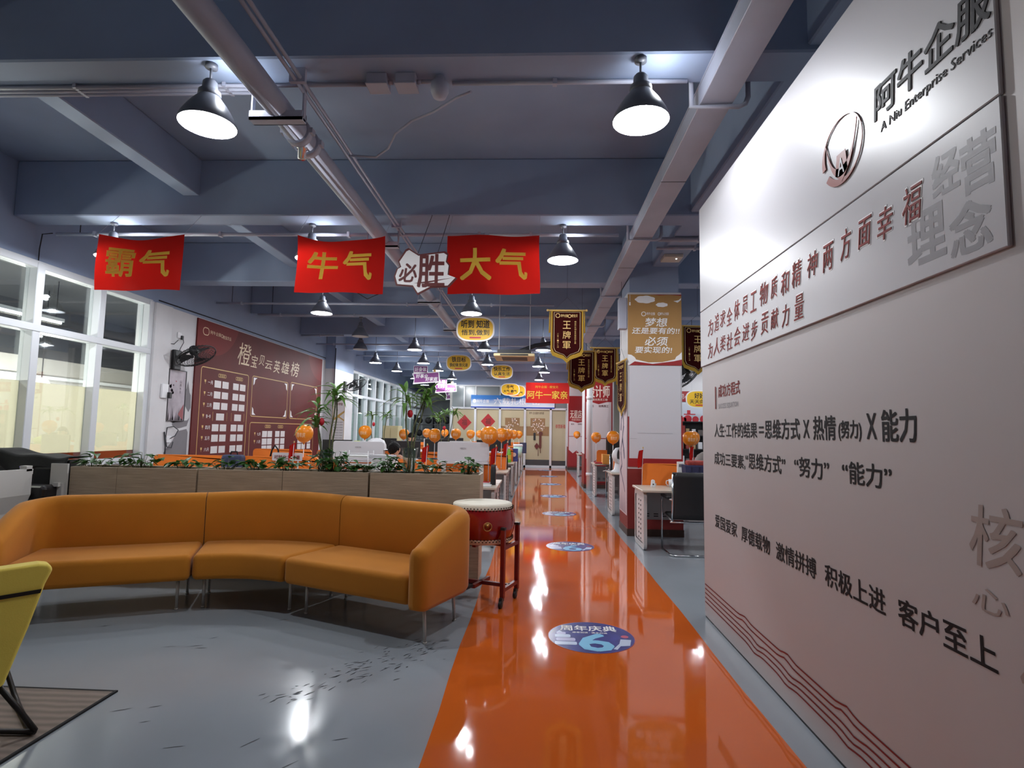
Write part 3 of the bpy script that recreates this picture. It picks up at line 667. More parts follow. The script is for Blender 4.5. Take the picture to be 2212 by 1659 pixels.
def legs(root, pts):
    for p, d in pts:
        MB().tube([Vector((p[0],p[1],.26)), Vector((p[0]+d[0], p[1]+d[1], .012))], [.013,.011], 10).lathe([(0,0),(.014,0),(.014,.012),(0,.012)], 10, (p[0]+d[0],p[1]+d[1],0)).build('leg', leg_metal, root)
ANG = math.radians(23)
def pol(r, a): return SA + Vector((r*math.sin(a), r*math.cos(a), 0))
def end_section(sgn, lab):
    a = ANG*sgn; u = Vector((math.cos(a)*sgn, -math.sin(a)*sgn, 0)); nf = Vector((math.sin(a), math.cos(a), 0))   # along, outward(back)
    o = SA + u*.006
    L = 1.33
    r = thing('sofa_section', lab, 'sofa', (0,0,0), 0, 'curved orange sofa in three sections')
    P = lambda s, t: o + u*s + nf*t
    foot = [P(0,RF), P(L-TH-.005,RF), P(L-TH-.005,RB-TH), P(0,RB-TH)]
    seat_block(r, foot if sgn > 0 else foot[::-1])
    path = []; hs = []; rc = .2; m = TH/2
    for i in range(9): path.append(P((L-m-rc)*i/8, RB-m)); hs.append(.86)
    for i in range(1, 9):
        t = PI/2*i/8; path.append(P(L-m-rc+rc*math.sin(t), RB-m-rc+rc*math.cos(t))); hs.append(.86-.03*i/8)
    d = RB-m-rc-(RF+.02)
    for i in range(1, 11):
        path.append(P(L-m, RB-m-rc-d*i/10)); k = i/10; hs.append(.83-.13*k-.04*k*k)
    if sgn < 0: path = path[::-1]; hs = hs[::-1]
    sweep(MB(), path, hs, TH, .24, 0, round0=sgn < 0, round1=sgn > 0).build('backrest', sofa_fab, r)
    MB().prism([(p.x,p.y) for p in ([P(.03,RF+.12), P(L-.04,RF+.12), P(L-.04,RB-.06), P(.03,RB-.06)] if sgn > 0 else [P(.03,RB-.06), P(L-.04,RB-.06), P(L-.04,RF+.12), P(.03,RF+.12)])], (0,0,.235), X_, Y_, .02).build('base_board', black_fabric, r)
    s = Vector(u)*.03
    legs(r, [(P(.1,RF+.16), (0,0)), (P(L-.09,RF+.1), (u*.03-nf*.02)), (P(L-.14,RB-.2), (u*.01+nf*.02)), (P(.1,RB-.15), (0,0))])
    return r
end_section(1, 'right end section of the orange sofa with arm beside the drum')
end_section(-1, 'left end section of the orange sofa, running out of frame')
r = thing('sofa_section', 'curved middle section of the orange sofa, without arms', 'sofa', (0,0,0), 0, 'curved orange sofa in three sections')
k = 10; foot = [pol(RF, ANG*(2*i/k-1)*.985) for i in range(k+1)] + [pol(RB-TH, ANG*(1-2*i/k)*.99) for i in range(k+1)]
seat_block(r, foot)
sweep(MB(), [pol(RB-TH/2, ANG*(2*i/16-1)*.996) for i in range(17)], [.86+.015*math.sin(PI*i/16) for i in range(17)], TH, .24, 0).build('backrest', sofa_fab, r)
MB().prism([(p.x,p.y) for p in [pol(RF+.12, ANG*(2*i/k-1)*.93) for i in range(k+1)] + [pol(RB-.06, ANG*(1-2*i/k)*.93) for i in range(k+1)]], (0,0,.235), X_, Y_, .02).build('base_board', black_fabric, r)
legs(r, [(pol(RF+.17,-ANG*.82),(0,0)), (pol(RF+.17,ANG*.82),(0,0)), (pol(RB-.15,ANG*.9),(0,0)), (pol(RB-.15,-ANG*.9),(0,0))])

# ------------------------------------------------------------------ drum on its stand
drum_red = mat('drum_lacquer', (140,18,16), .18, coat=.6, spec=.6); hide = mat('drum_hide', (232,224,204), .6, var=(5,.08)); brass = mat('brass', (200,160,96), .3, metal=.9)
stand_red = mat('stand_red', (120,22,14), .35)
DC = (-.465, 5.0)
d = thing('drum', 'red barrel drum with pale hide top behind the sofa arm', 'drum', (DC[0],DC[1],.5))
MB().lathe([(.245,0)]+[(.25+.037*math.sin(PI*i/12), .012+.306*i/12) for i in range(13)]+[(.245,.33)], 48).build('barrel', drum_red, d)
MB().lathe([(0,.332),(.2,.331),(.249,.329),(.26,.318),(.2615,.285)], 48).build('top_hide', hide, d)
MB().lathe([(.2615,.045),(.26,.012),(.249,.001),(.2,0),(0,0)], 48).build('bottom_hide', hide, d)
for z, nm in ((.292,'upper_studs'), (.036,'lower_studs')):
    mb = MB()
    for i in range(56):
        t = 2*PI*i/56; R = .268
        for dz in (-.008, .008): mb.ball((R*math.cos(t+(.05 if dz > 0 else 0)), R*math.sin(t+(.05 if dz > 0 else 0)), z+dz), .0062, 6)
    o = mb.build(nm, mat('dark_studs', (60,40,24), .35, metal=.8), d); o['kind'] = 'stuff'
for az in (-1.33, .9, 2.9):
    c = Vector((math.cos(az)*.287, math.sin(az)*.287, .17)); nn = Vector((math.cos(az), math.sin(az), 0)); tt = Vector((-nn.y, nn.x, 0))
    mb = MB(); M = Matrix((tt, Vector((0,0,1)), nn)).transposed()
    mb.lathe([(0,.022),(.01,.018),(.016,.006),(.02,0)], 18, c-nn*.002, M=M)
    mb.tube([c+nn*.014+tt*(.034*math.cos(2*PI*i/20))+Z_*(.034*math.sin(2*PI*i/20)-.01) for i in range(20)], .0045, 6, closed=True)
    mb.build('ring_handle', brass, d)
s = thing('drum_stand', 'dark red wheeled tube stand carrying the barrel drum', 'stand', (DC[0],DC[1],0), math.radians(-19.6))
SP = .27; SQ = .16
for sx, sy in ((-1,-1),(1,-1),(1,1),(-1,1)):
    x, y = sx*SP, sy*SQ
    lg = MB().box(x-.018,x+.018,y-.018,y+.018,.075,.63).build('post', stand_red, s, bevel=.003, seg=1)
    MB().box(x-.019,x+.019,y-.019,y+.019,.63,.65).build('post_cap', black_plastic, lg)
    cs = MB().box(x-.012,x+.012,y-.03,y+.012,.055,.085).bar((x-.013,y-.02,.08),(x-.013,y-.035,.03),.004,.03).bar((x+.013,y-.02,.08),(x+.013,y-.035,.03),.004,.03).build('caster', mat('caster_grey', (60,58,58), .4), s)
    M = Matrix.Rotation(PI/2, 3, 'Y')
    MB().lathe([(0,-.011),(.028,-.011),(.033,-.006),(.033,.006),(.028,.011),(0,.011)], 18, (x,y-.035,.033), M=M).build('wheel', black_plastic, cs)
for z, nm in ((.48,'upper_rail'), (.14,'lower_rail')):
    MB().box(-SP,SP,-.015,.015,z-.015,z+.015).build(nm, stand_red, s); MB().box(-.015,.015,-SQ,SQ,z-.015,z+.015).build(nm, stand_red, s)
    for sx in (-1,1): MB().box(sx*SP-.015,sx*SP+.015,-SQ,SQ,z-.015,z+.015).build(nm, stand_red, s)

# ------------------------------------------------------------------ planters
planter_wood = mat('grey_oak_board', (168,150,128), .55, var=(5,.16), bump=(9,.25), stretch=(.7,10,14))
planter_dark = mat('planter_gap', (48,40,34), .7)
soil = mat('soil', (48,36,26), .95, bump=(60,.5))
PZ = 1.03
def planter(x0, x1, seam, lab):
    r = thing('planter_box', lab, 'planter', ((x0+x1)/2, 5.42, 0), 0, 'row of wood planters behind the sofa')
    a, b = x0-(x0+x1)/2, x1-(x0+x1)/2; D = .34; t = .022; s = seam-(x0+x1)/2 if seam else None
    def face(nm, y0):
        pan = MB()
        cuts = [a, s-.002, s+.002, b] if s else [a, b]
        for q in range(0, len(cuts), 2):
            for z0, z1 in ((.03,.36),(.366,.70),(.706,PZ)): pan.box(cuts[q], cuts[q+1], y0, y0+t, z0, z1)
        return pan.build(nm, planter_wood, r, bevel=.002, seg=1)
    face('front_panel', 0); face('back_panel', D-t)
    MB().box(a, a+t, t, D-t, .03, PZ).build('side_panel', planter_wood, r); MB().box(b-t, b, t, D-t, .03, PZ).build('side_panel', planter_wood, r)
    MB().box(a+.02, b-.02, .02, D-.02, 0, .03).build('plinth', planter_dark, r); MB().box(a+t, b-t, t+.001, D-t-.001, PZ-.12, PZ-.06).build('soil', soil, r)
planter(-4.62, -3.335, -4.14, 'left wood planter, next to the black covered machine')
planter(-3.315, -1.625, -2.47, 'longest wood planter, in the middle behind the sofa')
planter(-1.605, -.535, None, 'right wood planter, ending beside the drum')
leaf_green = mat('pothos_leaf', (52,92,34), .4, var=(18,.35), spec=.5, transl=.2)
leaf_mid = mat('leaf_green_light', (98,140,64), .45, var=(14,.25), transl=.2)
stem_green = mat('stem_green', (86,92,58), .5, var=(30,.25))
def leaf(mb, base, dirv, L, wd, droop, mi=0):
    d = dirv.normalized(); side = d.cross(Z_)
    if side.length < .1: side = Vector((1,0,0))
    side.normalize(); up = side.cross(d).normalized()
    sec = [(0,.0),(.12,.55),(.3,1.),(.55,.85),(.8,.42),(1.,.0)]; vs = []
    for t, w_ in sec:
        p = base + d*L*t - Z_*droop*L*t*t
        vs.append(p - side*wd*w_*.5 + up*wd*.16*w_); vs.append(p - up*.0); vs.append(p + side*wd*w_*.5 + up*wd*.16*w_)
    fs = []
    for i in range(len(sec)-1):
        for j in (0, 1): fs.append((i*3+j, i*3+j+1, i*3+3+j+1, i*3+3+j))
    mb.add(vs, fs, mi, True)
def pothos(x, y, n, spread, hgt, lab, seed, trail=False):
    rn = random.Random(seed)
    r = thing('pothos_plant', lab, 'plant', (x,y,PZ-.06), 0, 'leafy plants in the wood planters')
    fo = MB(); st = MB()
    for i in range(n):
        a = rn.uniform(0, 2*PI); rad = spread*rn.random()**.6; top = hgt*1.15*rn.uniform(.35,1.)*(1-.35*rad/spread)
        b = Vector((rad*.3*math.cos(a), min(.1, max(-.1, rad*.3*math.sin(a))), .003)); e = Vector((rad*math.cos(a), max(-.11, min(.11, rad*math.sin(a)*.5)), max(.1, top)))
        st.tube([b, (b+e)/2+Z_*.02, e], .0025, 4)
        dv = Vector((math.cos(a+rn.uniform(-1,1)), math.sin(a+rn.uniform(-1,1))-.2, rn.uniform(-.3,.6)))
        leaf(fo, e, dv, rn.uniform(.07,.125), rn.uniform(.055,.09), rn.uniform(.1,.6))
    if not trail: fo.v = [(p[0], p[1], max(p[2], .068+.004*math.sin(p[0]*90+p[1]*70))) for p in fo.v]
    fo.build('foliage', leaf_green, r); st.build('stems', stem_green, r)
    return r
PY = 5.58
for i, (x, n, sp, h, lab) in enumerate(((-4.5,26,.2,.17,'low leafy plant at the left planter end, beside black cloth'), (-4.0,30,.19,.22,'taller pothos plant in the left planter, before the red film strip'), (-3.57,24,.13,.14,'dark leafed plant in the left planter under the orange divider'),
   (-3.13,20,.16,.16,'sparse pothos plant at the left end of the long planter'), (-2.83,26,.13,.17,'rounded pothos plant in the long planter before the blue bag'), (-2.5,24,.14,.17,'pothos plant in the long planter under the balloon'),
   (-2.03,66,.24,.24,'biggest leafy clump, at the foot of the bamboo stems'), (-1.69,18,.07,.12,'low sprawling plant at the right end of the long planter'), (-1.47,40,.13,.2,'bushy pothos plant before the bowed person'), (-1.03,30,.26,.17,'pothos trailing over the right planter edge'), (-.68,26,.1,.2,'upright pothos at the right planter, under the white screen'))):
    pothos(x, PY, n, sp, h, lab, 40+i, 'trailing' in lab)
# tall lucky bamboo in glass vases
vase_glass = glass_mat('vase_glass', (238,244,242), .10); ribbon_red = mat('ribbon_red', (190,24,44), .6)
def bamboo(loc, stems, lab, seed, vase=True, vh=.3):
    rn = random.Random(seed)
    r = thing('lucky_bamboo', lab, 'plant', loc, 0, 'tall bamboo plants')
    if vase:
        MB().lathe([(0,.0),(.05,.0),(.055,.02),(.06,vh*.5),(.085,vh),(.081,vh),(.056,vh*.5),(.05,.03),(0,.025)], 24).build('vase', vase_glass, r)
    for dx, dy, hh, lean_ in stems:
        mb = MB(); pts = []; rad = []
        k = 9
        for i in range(k+1):
            t = i/k; pts.append(Vector((dx+lean_*t*t+.012*math.sin(t*9+dx*30), dy, .03+hh*t))); rad.append(.0095-.003*t)
        mb.tube(pts, rad, 8)
        for i in range(1, k): mb.tube([pts[i]-Z_*.004, pts[i]+Z_*.004], rad[i]*1.25, 8)
        top = pts[-1]
        sm = mb.build('stem', stem_green, r)
        lf = MB()
        for i in range(14):
            a = i*2.4+rn.random(); dv = Vector((math.cos(a), math.sin(a), rn.uniform(.2,1.3)))
            leaf(lf, top-Z_*rn.uniform(0,.12), dv, rn.uniform(.18,.32), .046, rn.uniform(.2,1.0))
        lf.build('foliage', leaf_mid, sm)
    if seed % 2: MB().ball((stems[0][0]+.02,-.04,stems[0][2]*.78), .03, 8, sz=1.4).build('red_ornament', ribbon_red, r)
    return r
bamboo((-2.12,5.60,.972), [(-.06,.02,.70,-.06),(.04,.0,.86,.04),(.06,.03,.82,.03),(-.02,-.03,.55,-.09)], 'tall bamboo stems beside the orange balloon and maroon board', 3, True, .25)
bamboo((-1.26,5.58,.972), [(-.02,.02,.82,-.06),(.03,.0,.78,.12),(.0,-.02,.86,.16)], 'tall bamboo in a clear glass vase on the planter', 5, True, .3)

# ------------------------------------------------------------------ foreground armchair and rug, left
yellow_fab = mat('lemon_upholstery', (240,214,92), .75, sheen=.2, bump=(180,.08)); dark_metal = mat('dark_frame_metal', (34,30,28), .4, metal=.3)
rug_m = wave_mat('rug_stripes', (138,124,114), (116,104,95), 5.5, .9, 'Y', 2.2)
mb = MB().box(-4.3,-2.27,1.4,3.08,.0,.008)
o = mb.build('striped_rug', rug_m); tag(o, 'grey-brown striped rug under the yellow armchair', 'rug')
e = MB().box(-4.3,-2.262,3.076,3.09,.0,.009).box(-2.275,-2.26,1.4,3.09,.0,.0095).build('edge_binding', black_fabric, o); e.location = -o.location
r = thing('armchair', 'lemon yellow armchair with dark metal sled legs, cut off by the frame', 'armchair', (-2.27,2.6,.009), math.radians(49.5))
out = [(-.13,.262),(-.06,.50),(-.012,.69),(.012,.752),(.0,.778),(-.04,.787),(-.3,.78),(-.62,.765),(-.82,.74),(-.85,.60),(-.78,.35),(-.74,.25),(-.45,.235)]
MB().prism(out[::-1], (0,.02,0), X_, Z_, -.10).build('back_shell', yellow_fab, r, bevel=.028, seg=4)
MB().prism([(-.03,.655),(-.026,.672),(-.4,.664),(-.8,.645),(-.8,.628),(-.4,.647)][::-1], (0,.016,0), X_, Z_, .006).build('dark_piping', dark_metal, r)
MB().box(-.74,-.12,.1,.66,.27,.41).build('seat_cushion', yellow_fab, r, bevel=.05, seg=4)
for x0 in (-.86, ): MB().box(x0,x0+.1,.08,.62,.3,.62).build('arm', yellow_fab, r, bevel=.04, seg=4)
for x0, k in ((0., 1), (-.82, -1)):
    MB().tube([(x0-.15*k,.06,.27),(x0-.07*k,.055,.14),(x0+.0*k,.05,.02),(x0-.01*k,.07,.012),(x0-.02,.4,.012),(x0-.02,.62,.012),(x0-.1*k,.6,.28)], .012, 8).build('sled_leg', dark_metal, r)
MB().tube([(0,.05,.014),(-.35,.42,.014),(-.8,.62,.014)], .012, 8).build('cross_brace', dark_metal, r)

# ------------------------------------------------------------------ machine under black cloth, far left
r = thing('office_copier', 'white office machine with dark top at the left edge', 'copier', (-5.2,4.98,0), 0)
copier = mat('copier_white', (196,194,190), .45)
mb = MB().prism([(-.42,0),(.3,0),(.36,.35),(.36,.62),(.42,.78),(.42,.98),(-.42,.98)], (0,.2,0), X_, Z_, .5); mb.build('body', copier, r, bevel=.01)
MB().box(.385,.42,-.3,.2,.97,1.02).build('side_rail', copier, r)
MB().box(-.44,.38,-.3,.2,.985,1.0).build('dark_bed', mat('dark_bed', (34,36,40), .3), r, bevel=.004)
MB().box(-.46,.3,-.34,-.3,.965,1.0).bar((.3,-.32,.985),(.42,-.2,1.02),.03,.02).build('front_rail', copier, r)
MB().box(.35,.42,.13,.19,1.0,1.05).build('control_arm', copier, r); MB().ball((.34,.15,1.04), .008, 8).build('status_light', mat('violet_led', (140,120,255), .3, emit=((130,110,255), 4)), r)
MB().box(.37,.43,-.2,.15,.1,.3).build('paper_tray', black_plastic, r, bevel=.008)
r = thing('piano_bench', 'black seat panel standing between white machine and planters', 'seat', (-4.84,5.45,0), 0)
MB().box(-.15,.15,-.05,.04,.55,1.02).build('back_panel', black_fabric, r, bevel=.02); MB().box(-.16,.16,-.25,-.06,.72,.86).build('seat', mat('black_leather', (26,22,24), .35), r, bevel=.04, seg=3)
for sx in (-.13,.13): MB().box(sx-.02,sx+.02,-.24,-.2,0,.73).box(sx-.02,sx+.02,0,.04,0,.6).build('leg', black_plastic, r)
r = thing('white_partition_post', 'white panel post between the black seat and planters', 'panel', (-4.695,5.35,0))
MB().box(-.015,.06,0,.03,.0,.87).box(-.01,.05,-.03,.0,.84,.88).build('lower_block', copier, r); MB().box(-.09,.08,.03,.05,.0,1.06).build('upright_panel', copier, r)
def drape(u, v):
    x = -6.0+1.33*u; 
    z = 1.17+.03*math.sin(u*5+.5)+.012*math.sin(u*19) - (.0 if v < .5 else (v-.5)*2*(.13+.03*math.sin(u*13))) - .03*u
    y = 5.75-.3*min(v,.5)*2 - (max(0,v-.5)*2)*.05 + .03*math.sin(u*17)*max(0,v-.5)
    return (x, y, z)
o = MB().grid(drape, 60, 14).build('cloth_cover', mat('black_cloth', (18,18,19), .9, bump=(14,.6)), solid=.01); tag(o, 'folded black cloth draped over a long rack by the window', 'cloth')
r = thing('covered_rack', 'dark rack under the folded black cloth by the window', 'rack', (-5.3,5.62,0))
MB().box(-.72,.6,-.12,.1,.55,1.08).build('body', black_plastic, r, bevel=.01)
for sx in (-.68,.56): MB().box(sx-.03,sx+.03,-.1,.08,0,.56).build('leg', black_plastic, r)
# ------------------------------------------------------------------ lettering on the white slogan wall
ink_black = mat('letter_black', (30,27,29), .6, spec=.15); ink_red = mat('letter_red', (118,34,30), .6, spec=.15); ink_grey = mat('letter_grey', (122,118,122), .5)
ink_tan = mat('letter_tan', (150,134,128), .55); edge_white = mat('letter_edge', (226,224,226), .4); bronze = mat('logo_bronze', (118,54,44), .45, spec=.3)
UW = Vector((0,-1,0))
def wrow(segs, z0, z1, m, lab, x=None, bold=.03, th=0., shear=0., edge=False, name='wall_lettering', cat='lettering'):
    x = XW-.0015 if x is None else x
    parts = len(segs) <= 8 and len(segs) > 1
    r = thing(name, lab, cat, (x, segs[0][1], segs[0][3] if len(segs[0]) > 3 else z0)) if parts else None
    mb = MB()
    for s in segs:
        tx, a, b = s[:3]; q0, q1 = (s[3], s[4]) if len(s) > 3 else (z0, z1)
        if parts: mb = MB(); o = r.location
        else: o = Vector((0,0,0))
        if edge: mb.text(tx, (x+.001-o.x, a+.004-o.y, q0-.004-o.z), UW, Z_, a-b+.008, q1-q0+.008, 1, bold+.04, shear, th*.5)
        mb.text(tx, (x-o.x, a-o.y, q0-o.z), UW, Z_, a-b, q1-q0, 0, bold, shear, th)
        if parts: mb.build('phrase', [m, edge_white], r)
    return r if parts else tag(mb.build(name, [m, edge_white]), lab, cat)
wrow([('人生·工作的结果',4.389,3.557,1.437,1.535),('=',3.527,3.454,1.468,1.508),('思维方式',3.436,2.99,1.435,1.545),('X',2.951,2.887,1.445,1.535),('热情',2.846,2.638,1.437,1.55),('(努力)',2.614,2.435,1.435,1.525),('X',2.395,2.329,1.446,1.55),('能力',2.293,2.089,1.437,1.56)], 0, 0, ink_black, 'upper black formula line with crosses on the white wall', bold=.055)
wrow([('成功三要素,',4.401,3.766,1.228,1.322),('“思维方式”',3.757,3.171,1.24,1.34),('“努力”',3.061,2.708,1.245,1.345),('“能力”',2.594,2.244,1.25,1.345)], 0, 0, ink_black, 'black line of quoted words under the formula on the white wall', bold=.055)
wrow([('爱国爱家',4.403,3.938),('厚德载物',3.853,3.4),('激情拼搏',3.314,2.857),('积极上进',2.772,2.314),('客户至上',2.235,1.78)], .758, .855, ink_black, 'lowest black line of five four-character phrases on the white wall', bold=.055)
wrow([('成功方程式',4.29,3.838,1.733,1.825)], 0, 0, ink_red, 'small red heading at the far end of the white wall', bold=.055)
wrow([('SUCCESS EQUATION',4.29,3.875,1.643,1.685)], 0, 0, ink_grey, 'thin grey English caption under the small red heading', bold=-.005)
tag(MB().rect((XW-.004,4.352,1.65), UW, Z_, .014, .17, 0, .003).build('heading_bar', ink_red), 'thin red upright bar left of the small red heading', 'lettering')
S1 = [(4.474,4.336),(4.308,4.205),(4.178,4.057),(4.032,3.92),(3.875,3.771),(3.729,3.632),(3.586,3.486),(3.433,3.304),(3.271,3.182),(3.137,3.029),(3.001,2.89),(2.829,2.72),(2.676,2.578),(2.52,2.433),(2.381,2.281),(2.248,2.146),(2.091,1.98)]
S2 = [(4.482,4.359),(4.342,4.202),(4.186,4.065),(4.04,3.919),(3.883,3.767),(3.738,3.611),(3.584,3.478),(3.426,3.313),(3.281,3.178),(3.134,3.039),(2.986,2.877)]
PX = XW-.0155
wrow([(c,a,b,2.236+.008*((i*7)%3-1),2.362+.008*((i*5)%3-1)) for i, (c, (a, b)) in enumerate(zip('为追求全体员工物质和精神两方面幸福', S1))], 0, 0, ink_red, 'long upper red brush slogan across the raised panel', PX, .02, .003, .18, True)
wrow([(c,a,b,2.058+.008*((i*7)%3-1),2.178+.008*((i*5)%3-1)) for i, (c, (a, b)) in enumerate(zip('为人类社会进步贡献力量', S2))], 0, 0, ink_red, 'shorter lower red brush slogan on the raised panel', PX, .02, .003, .18, True)
wrow([('经',1.93,1.81,2.272,2.41),('营',1.80,1.665,2.225,2.395),('理',2.07,1.885,2.07,2.25),('念',1.86,1.695,2.04,2.20)], 0, 0, ink_grey, 'big faded grey four-character heading near the panel corner', PX, .09)
wrow([('阿牛企服',2.236,1.652,2.728,2.868)], 0, 0, ink_black, 'big black four-character company lettering at the wall top', PX, .05, .003, .08)
wrow([('A Niu Enterprise Services',2.20,1.652,2.652,2.70)], 0, 0, ink_black, 'English company lettering under the big black characters', PX, .01, .002, .1)
wrow([('核',1.864,1.665,1.065,1.25),('心',1.866,1.728,.93,1.0),('价',1.70,1.55,.69,.86),('值',1.62,1.46,.5,.66)], 0, 0, ink_tan, 'large faded brown brush characters at the right picture edge', None, .03, 0, .1)
r = thing('wall_logo', 'bronze ring logo with bull horns and letter A on the panel', 'logo', (PX, 2.48, 2.735))
mb = MB(); n = 56; R = .165; vs = []; 
for i in range(n+1):
    t = -2.5+2*PI*.93*i/n; w = .006+.03*max(0, math.cos(t+2.35))**1.2
    vs.append((-.004, -math.cos(t)*R, math.sin(t)*R*.93)); vs.append((-.004, -math.cos(t)*(R-w), math.sin(t)*(R-w)*.93))
mb.add(vs, [(2*i, 2*i+1, 2*i+3, 2*i+2) for i in range(n)]); mb.build('ring', bronze, r, solid=.004)
mb = MB(); vs = []
for i in range(25):
    u = i/24; y = .128-.256*u; z = -.055+.02*math.sin(u*PI)*-1-.0*u + (.14*(abs(u-.5)*2)**3); w = .012+.03*math.sin(PI*u)
    vs.append((-.005, y, z)); vs.append((-.005, y, z-w))
mb.add(vs, [(2*i, 2*i+1, 2*i+3, 2*i+2) for i in range(24)]); mb.build('horns', bronze, r, solid=.004)
MB().prism([(-.035,.06),(-.05,-.03),(0,-.075),(.05,-.03),(.035,.06)][::-1], (-.005,0,-.07), UW, Z_, .002).build('shield', bronze, r)
MB().text('A', (-.009,.026,-.11), UW, Z_, .052, .075, 0, .03).build('letter', panel_white, r)
mb = MB()
for k in range(5):
    z0 = .262-.034*k; N_ = 150; vs = []
    for i in range(N_+1):
        y = 4.68-(7.2*i/N_); b = 0
        for c, a, w_ in ((3.82,.016,.07),(3.55,-.018,.08),(3.2,.018,.06),(3.1,-.016,.08),(2.62,.018,.05),(2.5,-.014,.06)):
            b += a*math.exp(-((y-c-.03*k)/w_)**2)*(1 if k in ((0,1) if a > 0 else (2,3,4)) else 0)
        vs.append((XW-.003, y, z0+b-.0045)); vs.append((XW-.003, y, z0+b+.0045))
    mb.add(vs, [(2*i, 2*i+1, 2*i+3, 2*i+2) for i in range(N_)])
tag(mb.build('wave_stripes', ink_red), 'five thin red wavy stripes along the foot of the white wall', 'decal')

# ------------------------------------------------------------------ round floor stickers
navy = mat('sticker_navy', (46,56,132), .25, spec=.5, var=(9,.25)); sky = mat('sticker_sky', (136,204,240), .25); ice = mat('sticker_ice', (200,214,238), .25); rim = mat('sticker_rim', (150,70,110), .3)
def sticker(loc, lab):
    r = thing('floor_sticker', lab, 'floor sticker', loc, 0, 'round anniversary stickers on the orange path')
    R = .306; s = R
    MB().prism(circ(R, 56), (0,0,0), X_, Y_, .001).build('rim', rim, r); MB().prism(circ(R*.985, 56), (0,0,.0012), X_, Y_).build('disc', navy, r)
    MB().text('周年庆典', (-.70*s,.36*s,.002), X_, Y_, 1.34*s, .36*s, 0, .06).text('感恩回馈 · 携手共进', (-.42*s,.2*s,.002), X_, Y_, .82*s, .09*s, 0, .03).build('lettering', white_print, r)
    MB().text('6', (-.3*s,-.86*s,.002), X_, Y_, .74*s, 1.04*s, 0, .09).build('numeral', sky, r)
    mb = MB()
    for x, y, w, h, m_ in ((-.86,-.55,.5,.2,0),(-.82,-.32,.44,.2,1),(-.84,-.1,.36,.2,0),(-.8,.1,.22,.14,1)): mb.prism(rrect(w*s, h*s, .05*s, 4, x*s, y*s), (0,0,.002), X_, Y_, 0, m_)
    mb.prism([(-.8*s,.22*s),(-.72*s,.36*s),(-.66*s,.24*s)], (0,0,.0022), X_, Y_)
    mb.build('cake_print', [ice, mat('sticker_pink', (190,190,226), .25)], r)
    mb = MB(); mb.prism([(.56*s,-.55*s),(.82*s,-.5*s),(.9*s,-.14*s),(.66*s,-.12*s)], (0,0,.002), X_, Y_); mb.prism([(.42*s,-.72*s),(.5*s,-.76*s),(.72*s,-.3*s),(.66*s,-.28*s)], (0,0,.0022), X_, Y_); mb.prism(circ(.09*s, 12, 0, .78*s, .05*s), (0,0,.002), X_, Y_, 0, 1)
    mb.build('gift_print', [ice, mat('sticker_rose', (190,80,110), .3)], r)
    return r
ST = [(.409,4.15,'nearest round blue anniversary sticker on the orange path'), (.449,7.33,'second round blue sticker along the orange path'), (.427,10.2,'third round blue sticker along the orange path'), (.41,12.95,'fourth round blue sticker along the orange path'), (.412,15.9,'fifth round blue sticker along the orange path'), (.43,18.7,'sixth round blue sticker along the orange path'), (.36,21.6,'furthest round blue sticker, before the glass wall')]
s0 = sticker((ST[0][0], ST[0][1], .0045), ST[0][2])
for x, y, lab in ST[1:]: dup(s0, (x,y,.0045), 0, lab)

# ------------------------------------------------------------------ maroon hero board on the left wall
BX = XL+.03
r = thing('display_board', 'large maroon honour board with white cards on the left wall', 'notice board', (XL+.002, 9.8, .7))
BY = lambda y: y-9.8
BZ = lambda z: z-.7
e = .027
def gradm():
    m = mat('board_maroon', (92,22,20), .6, spec=.3, var=(.8,.18)); return m
MB().box(0,.026,0,5.93,0,BZ(3.42)).build('panel', gradm(), r)
V2 = Vector((0,1,0))
mb = MB()
for cy, cz, rr in ((BY(10.3),BZ(3.75),.95),(BY(15.6),BZ(3.7),.9)):
    pts = [(cy+rr*math.cos(t), cz+rr*math.sin(t)) for t in [PI+PI*i/40 for i in range(41)]]
    pts = [(min(5.93,max(0,a)), b) for a, b in pts if b < BZ(3.42)]
    pts = [(max(0,pts[0][0]), BZ(3.419))]+pts+[(min(5.93,pts[-1][0]), BZ(3.419))]
    MB().prism(pts, (e-.0006,0,0), V2, Z_).build('curtain_print', mat('board_curtain', (112,32,30), .6, spec=.3), r)
mb = MB()
for a, b, c, d in ((9.98,11.69,.78,2.56),(11.84,13.6,1.68,2.57),(13.75,15.45,1.68,2.6),(11.84,15.3,.78,1.56)): ring(mb, (e,BY(a),BZ(c)), V2, Z_, b-a, d-c, .06, .016)
for y, z in ((10.685,2.44),(11.315,2.44),(12.66,1.475),(13.3,1.475)):
    ring(mb, (e,BY(y-.14),BZ(z-.035)), V2, Z_, .28, .07, .03, .01); mb.text('英雄榜', (e,BY(y-.1),BZ(z-.022)), V2, Z_, .2, .044, 0, .02)
for z in (2.28,2.06,1.85,1.64,1.43,1.23,1.02):
    mb.prism([(-.03,.04),(.03,.04),(.02,0),(.004,-.01),(.004,-.04),(-.004,-.04),(-.004,-.01),(-.02,0)][::-1], (e,BY(10.13),BZ(z)), V2, Z_)
for z in (1.3,1.13): mb.prism([(-.03,.04),(.03,.04),(.02,0),(.004,-.01),(.004,-.04),(-.004,-.04),(-.004,-.01),(-.02,0)][::-1], (e,BY(12.08),BZ(z)), V2, Z_)
for y in (10.44,10.93,11.09,11.58): mb.rect((e,BY(y)-.006,BZ(1.56)), V2, Z_, .008, .17)
mb.build('gold_frames', gold_print, r)
mb = MB()
for i, z in enumerate((2.28,2.06,1.85,1.64,1.43,1.23,1.02)): mb.text(['一月','二月','三月','第一季','四月','五月','六月'][i], (e,BY(10.22),BZ(z-.035)), V2, Z_, .15, .07, 0, .02)
